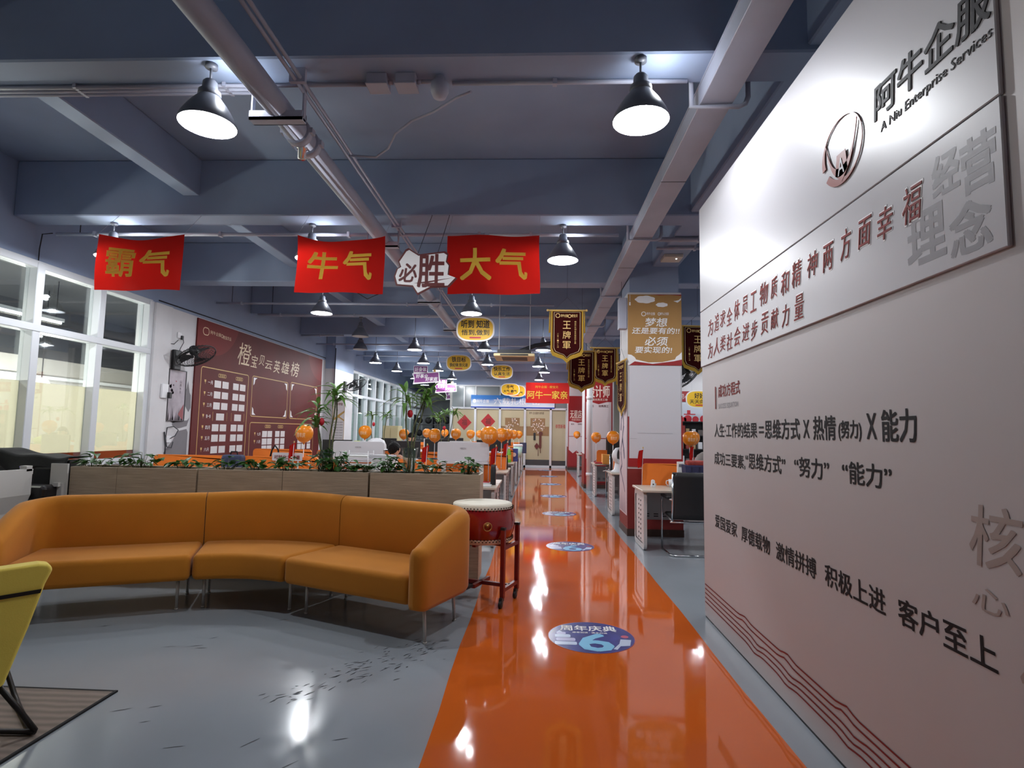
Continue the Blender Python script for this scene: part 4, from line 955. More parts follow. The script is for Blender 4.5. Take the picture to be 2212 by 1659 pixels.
for i, z in enumerate((1.3,1.13)): mb.text(['七月','八月'][i], (e,BY(12.18),BZ(z-.035)), V2, Z_, .15, .07, 0, .02)
mb.build('month_lettering', white_print, r)
mb = MB()
for ch, y0, y1, z0, z1 in (('橙',11.2,11.74,2.74,3.21),('宝',11.73,12.03,2.75,3.02),('贝',12.08,12.33,2.83,3.06),('云',12.38,12.72,2.78,2.98),('英',12.78,13.12,2.74,3.04),('雄',13.18,13.62,2.76,3.07),('榜',13.7,14.2,2.75,3.12)):
    mb.text(ch, (e,BY(y0),BZ(z0)), V2, Z_, y1-y0, z1-z0, 0, .02, .18)
mb.build('title_lettering', mat('title_gold', (222,196,160), .5), r); mb = MB()
mb.text('阿牛企服', (e,BY(10.2),BZ(3.19)), V2, Z_, .35, .07, 0, .02).text('橙宝贝云', (e,BY(10.62),BZ(3.17)), V2, Z_, .3, .07, 0, .02)
ring(mb, (e,BY(9.96),BZ(3.14)), V2, Z_, .2, .15, .07, .015); ring(mb, (e,BY(10.56),BZ(3.18)), V2, Z_, .07, .07, .03, .01)
mb.build('logo_print', mat('title_gold', (222,196,160), .5), r)
card = mat('white_card', (222,216,216), .4)
for zi, z in enumerate((2.2,1.99,1.78,1.57,1.36,1.16,.94)):
    if zi == 3: ys = [(10.55,.27),(11.2,.26)]
    else: ys = [(10.43,.22),(10.7,.22),(11.09,.21),(11.35,.22)]
    for y, w in ys: MB().box(.026,.03,BY(y),BY(y)+w,BZ(z),BZ(z)+.135).build('photo_card', card, r)
for z in (1.23,1.06,.9):
    for y in (12.41,12.66,13.04,13.32,14.3,14.56,14.9): MB().box(.026,.03,BY(y),BY(y)+.22,BZ(z),BZ(z)+.14).build('photo_card', card, r)
mb = MB()
for a, b, c, d in ((11.9,13.55,1.72,2.53),(13.8,15.4,1.72,2.55)):
    for sy, sz in ((0,0),(1,0),(0,1),(1,1)):
        y = BY(b if sy else a); z = BZ(d if sz else c); k = -1 if sy else 1; q = -1 if sz else 1
        pl_ = [(y,z),(y+k*.16,z),(y+k*.1,z+q*.03),(y+k*.07,z+q*.05),(y+k*.05,z+q*.13),(y,z+q*.17)]
        mb.prism(pl_ if k*q > 0 else pl_[::-1], (e,0,0), V2, Z_)
mb.build('torn_paper', white_print, r)

# ------------------------------------------------------------------ things on the left wall
r = thing('wall_painting', 'narrow framed ink painting under the wall fan', 'painting', (XL+.003, 9.1, 1.53))
MB().box(0,.02,0,.47,0,.88).build('backing', mat('painting_grey', (168,158,166), .5, var=(5,.2)), r)
mb = MB(); mb.frame((.021,0,0), V2, Z_, .47, .88, .012, 0, .008); mb.build('frame', black_plastic, r)
mb = MB(); rn = random.Random(5)
for i in range(26):
    y = rn.uniform(.03,.42); h = rn.uniform(.05,.26); mb.prism([(y,.015),(y+.02,.015),(y+.012,h)], (.0215,0,0), V2, Z_)
for i in range(9): mb.prism(circ(rn.uniform(.012,.03), 8, 0, .1+rn.uniform(-.04,.06), .55+rn.uniform(-.08,.07)), (.0215,0,0), V2, Z_)
mb.text('山', (.0216,.3,.66), V2, Z_, .05, .05, 0, .02).text('高', (.0216,.3,.6), V2, Z_, .05, .05, 0, .02).text('水', (.0216,.3,.54), V2, Z_, .05, .05, 0, .02).text('长', (.0216,.3,.48), V2, Z_, .05, .05, 0, .02)
mb.build('ink_strokes', mat('ink_plum', (50,34,44), .6), r)
MB().prism(circ(.014, 10, 0, .2, .68), (.022,0,0), V2, Z_).prism([(.3,.12),(.44,.02),(.44,.3)], (.022,0,0), V2, Z_).build('red_wash', mat('wash_rose', (150,80,84), .6), r)
def wall_fan(loc, lab, nrm, R=.31, back=(-.3,0,-.05)):
    r = thing('wall_fan', lab, 'fan', loc, 0, 'black wall fans')
    nrm = Vector(nrm).normalized(); a = nrm.orthogonal().normalized(); b = nrm.cross(a); M = Matrix((a, b, nrm)).transposed()
    mb = MB()
    for k in range(9):
        rr = R*(k+1)/9; zz = .07*(1-(rr/R)**3)
        mb.tube([M @ Vector((rr*math.cos(2*PI*i/32), rr*math.sin(2*PI*i/32), zz)) for i in range(32)], .003, 4, closed=True)
    mb.tube([M @ Vector((R*math.cos(2*PI*i/32), R*math.sin(2*PI*i/32), -.02)) for i in range(32)], .009, 6, closed=True)
    for i in range(26):
        t = 2*PI*i/26; mb.tube([M @ Vector((rr*math.cos(t), rr*math.sin(t), zz)) for rr, zz in ((.04,.07),(R*.6,.06),(R*.9,.02),(R,-.02),(R*.8,-.08),(.1,-.1))], .0025, 4)
    mb.build('guard', black_plastic, r)
    mb = MB()
    for k in range(3):
        t0 = 2*PI*k/3
        mb.grid(lambda u, v: tuple(M @ Vector(((.04+.22*u)*math.cos(t0+(v-.5)*(.5+.5*u)), (.04+.22*u)*math.sin(t0+(v-.5)*(.5+.5*u)), -.02+.04*(v-.5)))), 5, 4)
    mb.build('blades', mat('fan_blade', (40,40,44), .4), r)
    MB().lathe([(0,-.2),(.05,-.2),(.075,-.17),(.08,-.1),(.07,-.07),(.03,-.04),(.03,.02),(0,.02)], 18, M=M).build('motor', black_plastic, r)
    p = M @ Vector((0,0,-.15)); q = Vector(back)
    MB().tube([p, (p+q)/2+Vector((0,0,.02)), q], .022, 8).build('arm', black_plastic, r)
    sgn = 1 if q.x > 0 else -1
    MB().box(min(q.x,q.x+sgn*.07), max(q.x,q.x+sgn*.07), -.09, .09, q.z-.2, q.z+.14).build('wall_mount', black_plastic, r, bevel=.015)
    return r
wall_fan((-5.80,9.23,2.63), 'black wall fan tilted over the ink painting', (.5,-.12,-.85), back=(-.32,0,-.03))
wall_fan((-5.52,16.9,2.78), 'smaller looking black wall fan on the rear pillar by the windows', (.5,-.2,-.8), back=(-.33,0,-.02))
wall_fan((2.55,9.5,2.5), 'black fan in the gap between the column and slogan wall', (.6,-.5,-.6), .33, back=(-.36,-.6,.05))
r = thing('fan_socket', 'small white socket with black plug above the wall fan', 'socket', (XL+.002, 9.32, 2.96))
MB().box(0,.02,-.05,.05,0,.1).build('plate', white_plastic, r, bevel=.004); MB().box(.02,.05,.02,.06,-.02,.05).build('plug', black_plastic, r)
cable('thin black cord looping from the socket to the wall fan', [(-6.15,9.36,2.98),(-6.17,9.42,2.9),(-6.17,9.35,2.8),(-6.15,9.28,2.72),(-6.12,9.25,2.68)], .006)
cable('thin black cord running left from the fan socket', [(-6.185,9.3,2.93),(-6.19,9.2,2.84),(-6.19,9.05,2.83),(-6.19,8.99,2.86)], .005)
r = thing('wall_switch_box', 'white switch box with black plug beside the ink painting', 'switch', (XL+.102, 8.86, 1.98))
MB().box(0,.035,-.06,.09,-.08,.15).build('box', white_plastic, r, bevel=.006); MB().box(.035,.08,.06,.12,-.08,.02).build('plug', black_plastic, r, bevel=.006)
r = thing('wall_socket', 'broken socket with tangled wires below the ink painting', 'socket', (XL+.002, 9.2, 1.22))
MB().box(0,.03,-.06,.06,-.05,.06).build('plate', white_plastic, r, bevel=.004)
MB().tube([(.02,0,0),(.05,.12,.06),(.05,.2,.16),(.03,.1,.22),(.04,-.08,.2),(.05,-.12,.02),(.04,-.06,-.12),(.04,.06,-.14),(.05,.08,-.04)], .008, 6).build('wires', dark_cable, r)
cable('dark cable hanging down the white pillar to the floor', [(-6.085,8.95,1.35),(-6.08,8.99,1.1),(-6.08,8.98,.7),(-6.08,8.97,.1)], .012)
cable('dark vertical cable up the rear pillar beside the fan', [(-5.9,16.02,3.8),(-5.9,16.02,2.9),(-5.9,16.01,1.6),(-5.9,16.02,.9)], .014)
r = thing('price_banner_stand', 'white and gold roll-up banner stand before the rear pillar', 'banner stand', (-5.86,15.88,0))
MB().box(0,.35,0,.01,.98,2.32).build('sheet', white_print, r); MB().tube([(.17,.03,0),(.17,.03,2.32)], .01, 8).build('pole', alu, r); MB().box(.02,.33,-.1,.12,0,.03).build('foot', alu, r)
mb = MB(); mb.prism([(.0,1.72),(.18,1.86),(.35,1.98),(.35,1.92),(.2,1.8),(.35,1.7),(.35,1.66),(.18,1.77),(.0,1.66)][::-1], (0,-.003,0), X_, Z_).rect((0,-.003,1.08), X_, Z_, .35, .06).frame((0,-.003,.98), X_, Z_, .35, 1.34, .012); mb.build('gold_print', gold_print, r)
mb = MB(); mb.text('阿牛学堂', (.06,-.003,2.12), X_, Z_, .22, .07, 0, .03); mb.build('heading', ink_red, r)
mb = MB()
for k in range(7): mb.text('服务项目 价格表', (.04,-.003,1.62-.075*k), X_, Z_, .27, .032, 0, .02)
mb.build('price_lines', ink_grey, r)

# ------------------------------------------------------------------ column one: gold poster, white sheet, ink poster
C1 = 8.2
r = thing('gold_poster', 'gold poster with white slogan and clouds on the near column', 'poster', (1.32, C1-.004, 2.45))
w, h = .78, 1.05
MB().rect((0,0,0), X_, Z_, w, h, 0, .004).build('sheet', mat('poster_gold', (172,130,74), .5, var=(1.6,.1)), r)
fx = lambda u: (u-1275)/587*w
fz = lambda v: h*(1-(v-180)/765)
mb = MB()
def cloud(cx, cz, s, flat=False):
    pts = []
    for i in range(48):
        t = 2*PI*i/48; rr = 1+.12*abs(math.sin(t*3.5)); pts.append((cx+s*1.6*rr*math.cos(t), cz+s*.62*rr*math.sin(t)))
    mb.prism(pts, (0,-.0055,0), X_, Z_)
cloud(fx(1465), fz(235), .085); cloud(fx(1648), fz(292), .05)
mb.prism([(fx(1775),fz(250)),(fx(1820),fz(268)),(fx(1855),fz(240)),(fx(1860),fz(215)),(fx(1835),fz(238)),(fx(1800),fz(248))], (0,-.0055,0), X_, Z_)
mb.prism([(0,0),(0,fz(830)),(.05,fz(835)),(.1,fz(860)),(.12,fz(885)),(.3,fz(915)),(.5,fz(910)),(.68,fz(880)),(.7,fz(850)),(.74,fz(830)),(w,fz(800)),(w,0)][::-1], (0,-.0052,0), X_, Z_)
mb.rect((.02,-.0055,fz(300)), X_, Z_, .02, .05); mb.rect((.028,-.0055,fz(255)), X_, Z_, .005, .1)
mb.build('cloud_print', white_print, r)
mb = MB(); mb.prism([(.02,0),(.1,fz(905)),(.36,fz(930)),(.66,fz(900)),(w,fz(880)),(w,0)][::-1], (0,-.0065,0), X_, Z_).prism([(.3,h),(.46,h-.012),(.6,h-.004),(w,h-.018),(w,h)], (0,-.0065,0), X_, Z_); mb.build('red_print', deep_red, r)
mb = MB()
for tx, a, b, c, d in (('梦想',1465,1705,435,530),('还是要有的!!',1320,1838,540,608),('必须',1460,1712,640,735),('要实现的!',1352,1755,745,815)):
    mb.text(tx, (fx(a),-.007,fz(d)), X_, Z_, fx(b)-fx(a), fz(c)-fz(d), 0, .05, .12)
mb.text('阿牛企服', (fx(1482),-.007,fz(405)), X_, Z_, .12, .042, 0, .03).text('阿牛人力资源', (fx(1632),-.007,fz(405)), X_, Z_, .12, .042, 0, .03)
ring(mb, (fx(1422),-.007,fz(418)), X_, Z_, .07, .07, .034, .01); ring(mb, (fx(1604),-.007,fz(408)), X_, Z_, .035, .045, .015, .008)
mb.build('lettering', white_print, r)
r = thing('whiteboard_sheet', 'blank white sheet below the gold poster on the near column', 'board', (1.34, C1-.013, 1.1))
MB().box(0,.74,0,.006,0,1.34).build('sheet', mat('sheet_white', (208,206,211), .3, spec=.5), r); MB().box(.12,.62,-.002,.0,.36,.363).box(.01,.11,-.002,0,.28,.282).build('fold_line', ink_grey, r)
tag(MB().box(1.318,2.102,C1-.014,C1-.006,.98,1.1).box(1.318,1.336,C1-.014,C1-.006,1.1,1.7).box(2.084,2.102,C1-.014,C1-.006,1.1,1.72).build('red_border_strip', deep_red), 'dark red strip framing the white sheet on the near column', 'trim strip')
r = thing('ink_poster', 'tall white poster with dark ink strokes on the column side', 'poster', (1.313, 8.93, .28))
MB().rect((0,0,0), UW, Z_, .71, 2.1, 0, .004).build('sheet', mat('poster_pale', (206,190,196), .5), r)
mb = MB()
for pts, ww in (([(.16,1.22),(.2,1.42),(.34,1.48),(.42,1.3),(.3,1.1),(.42,.95),(.5,.8)],.045),([(.3,1.1),(.14,.9),(.26,.7),(.1,.6)],.03),([(.1,.62),(.3,.5),(.55,.32)],.02)):
    for (a, b), (c, d) in zip(pts[:-1], pts[1:]):
        L_ = math.hypot(c-a, d-b); nx, ny = -(d-b)/L_*ww, (c-a)/L_*ww; mb.prism([(a-nx,b-ny),(c-nx*.6,d-ny*.6),(c+nx*.6,d+ny*.6),(a+nx,b+ny)], (-.0045,0,0), UW, Z_)
for i in range(7): mb.prism([(.08+.08*i,.02),(.11+.08*i,.02),(.1+.08*i,.25+.06*(i % 3))], (-.0045,0,0), UW, Z_)
mb.text('梦想', (-.0045,.0,1.9), UW, Z_, .08, .08, 0, .02); mb.rect((-.0045,-.06,1.62), UW, Z_, .5, .02); mb.rect((-.0045,-.06,1.57), UW, Z_, .56, .012)
mb.build('ink_strokes', mat('ink_violet', (66,52,84), .6), r)
tag(MB().box(1.2,1.314,8.24,8.4,3.0,3.46).build('tray_drop_box', pipe_paint, bevel=.005), 'white box section on the column beside the gold poster', 'cable box')
# columns two and three
def hero_poster(loc, w, h, title, lab, band):
    r = thing('column_poster', lab, 'poster', loc, 0, 'red and white column posters')
    MB().rect((0,0,0), X_, Z_, w, h, 0, .004).build('sheet', mat('poster_rosewhite', (214,202,204), .5), r)
    mb = MB(); mb.rect((0,-.006,h-band), X_, Z_, w, band)
    mb.prism([(0,0),(w,0),(w,.5),(w*.8,.62),(w*.6,.48),(w*.45,.62),(w*.25,.5),(0,.66)], (0,-.006,0), X_, Z_).rect((w*.02,-.006,1.15), X_, Z_, w*.9, .02); mb.rect((0,-.0062,0), X_, Z_, .03, h).rect((w-.03,-.0062,0), X_, Z_, .03, h)
    mb.prism([(w*.2,h-band),(w*.8,h-band),(w*.5,h-band-.06)][::-1], (0,-.006,0), X_, Z_)
    mb.build('red_print', deep_red, r)
    mb = MB()
    k = len(title)//3 if len(title) > 3 else 1
    rows = [title] if k == 1 else [title[:2], title[2:]]
    for i, t in enumerate(rows): mb.text(t, (w*.1,-.008,h-band+.12+(len(rows)-1-i)*.38), X_, Z_, w*.8, .32, 0, .05)
    mb.text('年度优秀员工榜', (w*.18,-.008,h-band+.03), X_, Z_, w*.64, .06, 0, .03)
    mb.build('lettering', mat('poster_cream', (232,214,200), .5), r)
    MB().text('姓名', (w*.15,-.0075,h-band-.14), X_, Z_, .12, .06, 0, .04).text('优秀员工', (w*.5,-.0075,h-band-.14), X_, Z_, .26, .06, 0, .04).build('caption', maroon, r)
    return r
hero_poster((1.28,14.99,.15), .73, 2.75, '设计师', 'designer poster with red head on the second column, behind the white pipe', .62)
hero_poster((1.245,22.19,.15), .75, 2.75, '无星店长', 'poster with four big characters on the furthest column', 1.0)
r = thing('down_pipe', 'white vertical drain pipe in front of the second column', 'pipe', (1.36,14.5,0))
MB().tube([(0,0,0),(0,0,3.885)], .075, 20).build('pipe_run', white_plastic, r)
for z in (.4, 2.35, 3.3): MB().tube([(0,0,z-.04),(0,0,z+.04)], .086, 20).build('collar', white_plastic, r)

# ------------------------------------------------------------------ stickers on the far glass wall
GY = YF-.005
brown_card = mat('brown_card', (140,108,72), .7); blossom = mat('blossom_white', (232,214,204), .6)
for i, (x, z, lab) in enumerate(((-2.98,1.8,'red paper diamond on the first far glass pane'), (-2.0,1.86,'red paper diamond on the second far glass pane, above balloons'))):
    r = thing('paper_diamond', lab, 'decoration', (x,GY,z), 0, 'red paper diamonds on the far glass')
    MB().prism([(0,-.32),(.3,0),(0,.32),(-.3,0)], (0,0,0), X_, Z_, .004).build('paper', mat('diamond_red', (168,24,34), .6), r); MB().text('福', (-.11,-.006,-.12), X_, Z_, .22, .24, 0, .03).build('lettering', maroon, r)
def cross_card(x, z, lab, seed):
    r = thing('cardboard_poster', lab, 'poster', (x,GY,z), 0, 'brown cross cards with blossom prints')
    MB().prism([(-.46,-.38),(.46,-.38),(.46,.0),(.3,.0),(.3,.34),(-.3,.34),(-.3,0),(-.46,0)], (0,0,0), X_, Z_, .005).build('card', brown_card, r)
    rn = random.Random(seed); mb = MB()
    for i in range(44):
        a = rn.uniform(0, 2*PI); q = .3*rn.random()**.5; mb.prism(circ(rn.uniform(.016,.034), 6, a, q*.9*math.cos(a), q*math.sin(a)+.02), (0,-.007,0), X_, Z_)
    mb.build('blossom_print', blossom, r)
cross_card(-.995,1.68, 'brown cross shaped card with white blossoms, left of two', 1); cross_card(.05,1.68, 'brown cross shaped card with white blossoms on the glass door', 2)
r = thing('chinese_knot', 'dark red hanging knot ornament on the far glass door', 'ornament', (.08,GY-.03,.9))
MB().prism([(-.1,-.02),(0,.12),(.1,-.02),(0,-.16)], (-.06,0,.0), X_, Z_, .02).build('knot', maroon, r); MB().rect((-.2,0,.22), X_, Z_, .09, .3, 0, .01).build('plaque', pure_black, r)
MB().rect((.03,0,-.1), X_, Z_, .1, .62, 0, .015).prism(circ(.08, 14, 0, .1, .5), (0,0,0), X_, Z_, .01).build('doll', mat('doll_brown', (92,44,34), .7), r); MB().tube([(0,0,-.16),(0,0,-.42)], .01, 6).tube([(.08,0,-.1),(.1,0,-.3)], .012, 6).build('tassel', maroon, r)
tag(MB().text('阿牛 企业服务 财务部', (-.3,GY,2.18), X_, Z_, .6, .1, 0, .03).build('door_lettering', mat('ink_brown', (84,66,50), .6)), 'small dark lettering above the card on the glass door', 'lettering')
tag(MB().text('恭贺新禧', (.78,GY,1.62), X_, Z_, .4, .16, 0, .04).build('door_lettering', mat('sticker_red2', (170,60,60), .6)), 'small red lettering on the last far glass pane', 'lettering')
# ------------------------------------------------------------------ desks, dividers and chairs
slot_dark = mat('slot_dark', (46,40,40), .6); screen_white = mat('screen_white', (206,202,206), .5)
def desk_parts(r, w, d, front=-1):      # origin at the aisle-side front corner on the floor, x grows away from the aisle (sign in w), y away from camera
    s = 1 if w > 0 else -1; W_ = abs(w)
    B = lambda mb, x0, x1, y0, y1, z0, z1: mb.box(min(s*x0,s*x1), max(s*x0,s*x1), y0, y1, z0, z1)
    B(MB(), 0, W_, 0, d, .722, .75).build('desktop', desk_wood, r, bevel=.004, seg=1)
    for x in (.025, W_-.065):
        lg = MB(); O = (s*(x if s > 0 else x+.04), d-.04, .0); 
        poly = rrect(d-.08, .715, .07, 5); inner = rrect(d-.2, .58, .04, 5, .06, .07)
        U = Vector((0,-1,0)); 
        n = len(poly)
        for off in (0, .04):
            vs = [(s*(x+off), d-.04-a, .005+b) for a, b in poly]+[(s*(x+off), d-.04-a, .005+b) for a, b in inner]
            lg.add(vs, [(i, (i+1) % n, n+(i+1) % n, n+i) for i in range(n)])
        vs = [(s*(x+o), d-.04-a, .005+b) for o in (0,.04) for a, b in poly]; lg.add(vs, [(i, (i+1) % n, n+(i+1) % n, n+i) for i in range(n)], 0, True)
        L_ = lg.build('leg', desk_grey, r)
        B(MB(), x+.012, x+.028, .1, d-.1, .075, .66).build('infill_panel', mat('infill_white', (212,206,206), .5), L_)
        mb = MB()
        for k in range(9):
            for yy in (d*.42, d*.6): B(mb, x+.009, x+.031, yy-.018, yy+.018, .1+.06*k, .122+.06*k)
        mb.build('slots', slot_dark, L_)['kind'] = 'stuff'
    B(MB(), .07, W_-.07, d-.1, d-.085, .3, .66).build('modesty_panel', mat('modesty_grey', (196,190,190), .5), r)
    mb = MB()
    for k in range(8): B(mb, .15+.12*k, .21+.12*k, d-.104, d-.1, .34, .352); B(mb, .15+.12*k, .21+.12*k, d-.104, d-.1, .37, .382)
    o = mb.build('vent_slots', slot_dark, r)
dp = {}
def desk(loc, w, d, rz, lab, group):
    k = (w, d)
    if k in dp: return dup(dp[k], loc, rz, lab, group)
    r = thing('office_desk', lab, 'desk', loc, rz, group); desk_parts(r, w, d); dp[k] = r; return r
divp = None
def divider(loc, lab, group, w=1.12):
    global divp
    if divp: return dup(divp, loc, 0, lab, group)
    r = thing('desk_divider', lab, 'divider', loc, 0, group)
    pts = [(0,0),(w,0),(w,.25)]+[(w-.06+.06*math.cos(t), .24+.06*math.sin(t)) for t in [i*PI/12 for i in range(7)]]+[(.06+.06*math.cos(t), .24+.06*math.sin(t)) for t in [PI/2+i*PI/12 for i in range(7)]]
    MB().prism(pts, (0,.015,0), X_, Z_, .03).build('panel', orange_panel, r, bevel=.004, seg=1)
    for x in (.15, w-.19): MB().box(x,x+.04,-.03,.03,-.02,.03).build('clamp', desk_grey, r)
    divp = r; return r
CL = [7.65, 10.4, 13.2, 15.9, 18.7, 21.4]; ORD = ['first','second','third','fourth','fifth','furthest']
for k, yc in enumerate(CL):
    for c in range(4 if k < 2 else 3):
        x = -.49-1.22*c
        if c == 0:
            la = 'aisle-end pale desk of the %s left desk row, near side' % ORD[k]; lb = 'aisle-end pale desk of the %s left desk row, far side' % ORD[k]
        else:
            la = lb = 'pale wood desk inside the left desk rows, mostly hidden'
        g = 'office desks left of the aisle'
        desk((x-1.2, yc-.605, 0), 1.2, .58, 0, la, g)
        desk((x, yc+.605, 0), 1.2, .58, PI, lb, g)
        divider((x-1.17, yc, .752), ('orange desk divider at the aisle end of the %s desk row' % ORD[k]) if c == 0 else 'orange desk divider inside the left desk rows', 'orange desk dividers')

# right of the aisle
RG = 'office desks right of the aisle'
desk((1.33, 7.14, 0), 1.21, .74, 0, 'pale desk right of the aisle, directly before the near column', RG)
desk((1.33, 10.05, 0), 1.21, .74, 0, 'pale desk carrying the white heater fan, behind the near column', RG)
desk((1.33, 13.0, 0), 1.21, .74, 0, 'pale desk with red folder beside the white drain pipe', RG)
desk((1.38, 18.85, 0), 1.21, .74, 0, 'far pale desk between second and third columns', RG)
divider((1.47, 7.92, .745), 'orange desk divider in front of the near column', 'orange desk dividers')
divider((1.47, 10.83, .745), 'orange desk divider behind the white heater fan', 'orange desk dividers')
divider((1.47, 13.78, .745), 'orange desk divider behind the cardboard box', 'orange desk dividers')
# white screens standing in the first row
def white_screen(loc, w, h, lab):
    r = thing('desk_screen', lab, 'screen', loc, 0, 'white screens on the first desk row')
    MB().prism(rrect(w, h, .03, 4), (0,.02,0), X_, Z_, .03).build('panel', screen_white, r, bevel=.004, seg=1)
    MB().box(.0,w,-.04,.02,-.035,0).build('ledge', screen_white, r); MB().box(.06,.12,-.02,.02,-.26,-.03).box(w-.12,w-.06,-.02,.02,-.26,-.03).build('support', desk_grey, r)
    MB().text('VISION', (w*.44,-.014,h*.62), X_, Z_, w*.12, .022, 0, .01).build('lettering', ink_grey, r)
    return r
white_screen((-1.33,7.56,1.045), .69, .255, 'white desk screen beside the aisle, balloon in front of its end')
white_screen((-2.76,7.56,1.045), .69, .24, 'white desk screen behind the wire letter trays')
# balloons on sticks
bal = mat('balloon_orange', (240,142,24), .28, spec=.5, transl=.12); bal_txt = mat('balloon_print', (255,232,196), .5)
def balloon(loc, lab, base=.76):
    r = thing('balloon', lab, 'balloon', loc, 0, 'orange balloons on sticks')
    prof = [(.001,-.145),(.012,-.143),(.009,-.132),(.02,-.122)]
    for i in range(1, 17):
        t = i/16*PI; rr = .12*math.sin(t)**.9 * (1-.10*math.cos(t)*1.0); prof.append((max(.001, rr if i < 16 else .001), -.12*math.cos(t)*1.04+.004))
    MB().lathe(prof, 28).build('balloon_skin', bal, r)
    v, f, ar = glyphs('周年庆', .03, .1); vs = []
    for p, q in v:
        a = (p-.5)*1.05; b = (q-.5)*.55-.12; vs.append((.1225*math.sin(a)*math.cos(b), -.1235*math.cos(a)*math.cos(b)*1.0, .125*math.sin(b)))
    MB().add(vs, f).build('lettering', bal_txt, r)
    MB().tube([(0,.004,-.14),(0,.004,base-loc[2])], .0055, 6).build('stick', white_plastic, r)
    return r
BAL = [(-3.23,7.70,1.369,'orange balloon nearest the maroon board'), (-3.19,10.35,1.392,'orange balloon before the rear windows, above the white hat'), (-3.12,13.15,1.344,'orange balloon right of the far bamboo, before the cream cabinet'), (-3.11,15.85,1.366,'orange balloon touching the left of a bigger one'),
 (-1.88,10.35,1.354,'orange balloon behind the vase bamboo, bigger than its neighbours'), (-3.05,18.65,1.37,'orange balloon just right of the vase bamboo'), (-1.89,13.15,1.372,'orange balloon standing alone left of the paper diamond pane'), (-1.86,15.85,1.357,'orange balloon left of the aisle balloon line'), (-1.89,18.65,1.35,'orange balloon mostly hidden by the biggest aisle balloon'),
 (-.64,7.60,1.39,'biggest orange balloon, first in the line along the aisle'), (-.64,10.35,1.386,'second orange balloon in the line along the aisle'), (-.66,13.15,1.38,'third orange balloon in the line along the aisle'), (-.64,15.85,1.368,'fourth orange balloon in the line along the aisle'), (-.58,18.65,1.357,'last orange balloon in the line along the aisle'),
 (1.45,13.74,1.345,'orange balloon before the designer poster on the right'), (1.46,10.8,1.372,'orange balloon half hidden by the near column'), (2.62,9.75,1.38,'orange balloon in the gap left of the slogan wall'), (2.74,10.0,1.385,'orange balloon behind another in the gap by the slogan wall'), (1.40,19.55,1.38,'small far orange balloon beside the second column')]
b0 = balloon(BAL[0][:3], BAL[0][3])
for x, y, z, lab in BAL[1:]: dup(b0, (x,y,z), 0, lab)
# small red desk flags
def desk_flag(loc, lab, h=.5):
    r = thing('desk_flag', lab, 'flag', loc, 0, 'small red desk flags')
    MB().tube([(0,0,0),(.02,0,h)], .004, 6).build('pole', white_plastic, r)
    MB().grid(lambda u, v: (.02+.0*u-.13*u*(1-v*.35)*(.6+.4*v)+.02*v, .02*math.sin(u*7+v*2), h-.0-.2*(1-v)-.07*u+.03*u*v), 10, 8).build('cloth', red_cloth, r)
    MB().ball((.021,0,h+.008), .009, 8, sz=1.8).build('spear_tip', gold_print, r)
    return r
f0 = desk_flag((-1.47,7.45,.752), 'small red desk flag behind the vase bamboo')
for x, y, z, lab in ((-.55,7.45,.752,'small red desk flag at the aisle end of the first desk row'), (-.55,10.3,.752,'small red desk flag before the green bottle'), (-3.3,7.5,.752,'small red desk flag under the balloon by the maroon board'), (1.45,7.82,.752,'small red desk flag before the near column, by the orange divider'), (2.66,9.72,.77,'small red desk flag in the gap by the slogan wall')):
    dup(f0, (x,y,z), .5 if x > 0 else 0, lab)
# chairs
def arm_chair(r):
    a, b, h = .27, .24, .44
    for s in (-1, 1):
        MB().tube([(s*a,b,.012),(s*a,b+.005,.3),(s*a,b,.62),(s*a,b-.03,.66),(s*a,-.16,.665),(s*a*.92,-.24,.67)], .0115, 8).build('leg', chrome, r)
        MB().tube([(s*a,b,.012),(s*a,-b+.05,.012),(s*(a-.04),-b,.012)], .0115, 8).build('floor_rail', chrome, r)
        MB().box(s*a-.025,s*a+.025,-.17,.2,.668,.695).build('armrest', black_plastic, r, bevel=.008)
        MB().tube([(s*a*.92,-.22,.42),(s*a*.92,-.245,.67),(s*a*.92,-.27,.98)], .012, 8).tube([(s*a*.92,-.22,.42),(s*a*.92,.2,.45)], .011, 8).build('side_frame', chrome, r)
    MB().tube([(-a+.04,-b,.012),(a-.04,-b,.012)], .0115, 8).build('floor_bar', chrome, r); MB().tube([(-a,-.2,.40),(a,-.2,.40)], .011, 8).build('seat_bar', chrome, r); MB().tube([(-a*.92,-.252,.80),(a*.92,-.252,.80)], .012, 8).build('back_bar', chrome, r)
    MB().box(-.24,.24,-.2,.22,.43,.475).build('seat', black_fabric, r, bevel=.018, seg=3)
    MB().grid(lambda u, v: (-.245+.49*u, -.225-.05*v-.03*math.sin(PI*u), .44+.55*v), 12, 10).build('backrest', mat('black_mesh', (24,22,24), .6), r, solid=.012)
    MB().tube([(-.255,-.272,.985),(.255,-.272,.985)], .014, 8).build('top_rail', black_plastic, r)
c0 = thing('office_chair', 'black mesh chair with chrome sled frame at the desk by the slogan wall', 'chair', (1.89,7.13,0), 0, 'black mesh chairs'); arm_chair(c0)
CH = [(-1.05,11.35,PI,'black chair behind the second desk row, nearest the aisle'), (-1.05,14.15,PI,'black chair behind the third desk row, nearest the aisle'), (-1.05,16.85,PI,'black chair behind the fourth desk row, nearest the aisle'), (-2.3,14.15,PI,'black chair behind the third desk row, one in from the aisle'), (-3.5,11.35,PI,'black chair behind the second desk row, near the windows'), (-1.05,19.65,PI,'black chair behind the fifth desk row'), (1.85,12.6,0,'black chair at the desk beside the drain pipe'), (2.2,9.65,0,'black chair at the desk with the white heater fan')]
for x, y, rz, lab in CH: dup(c0, (x,y,0), rz, lab)
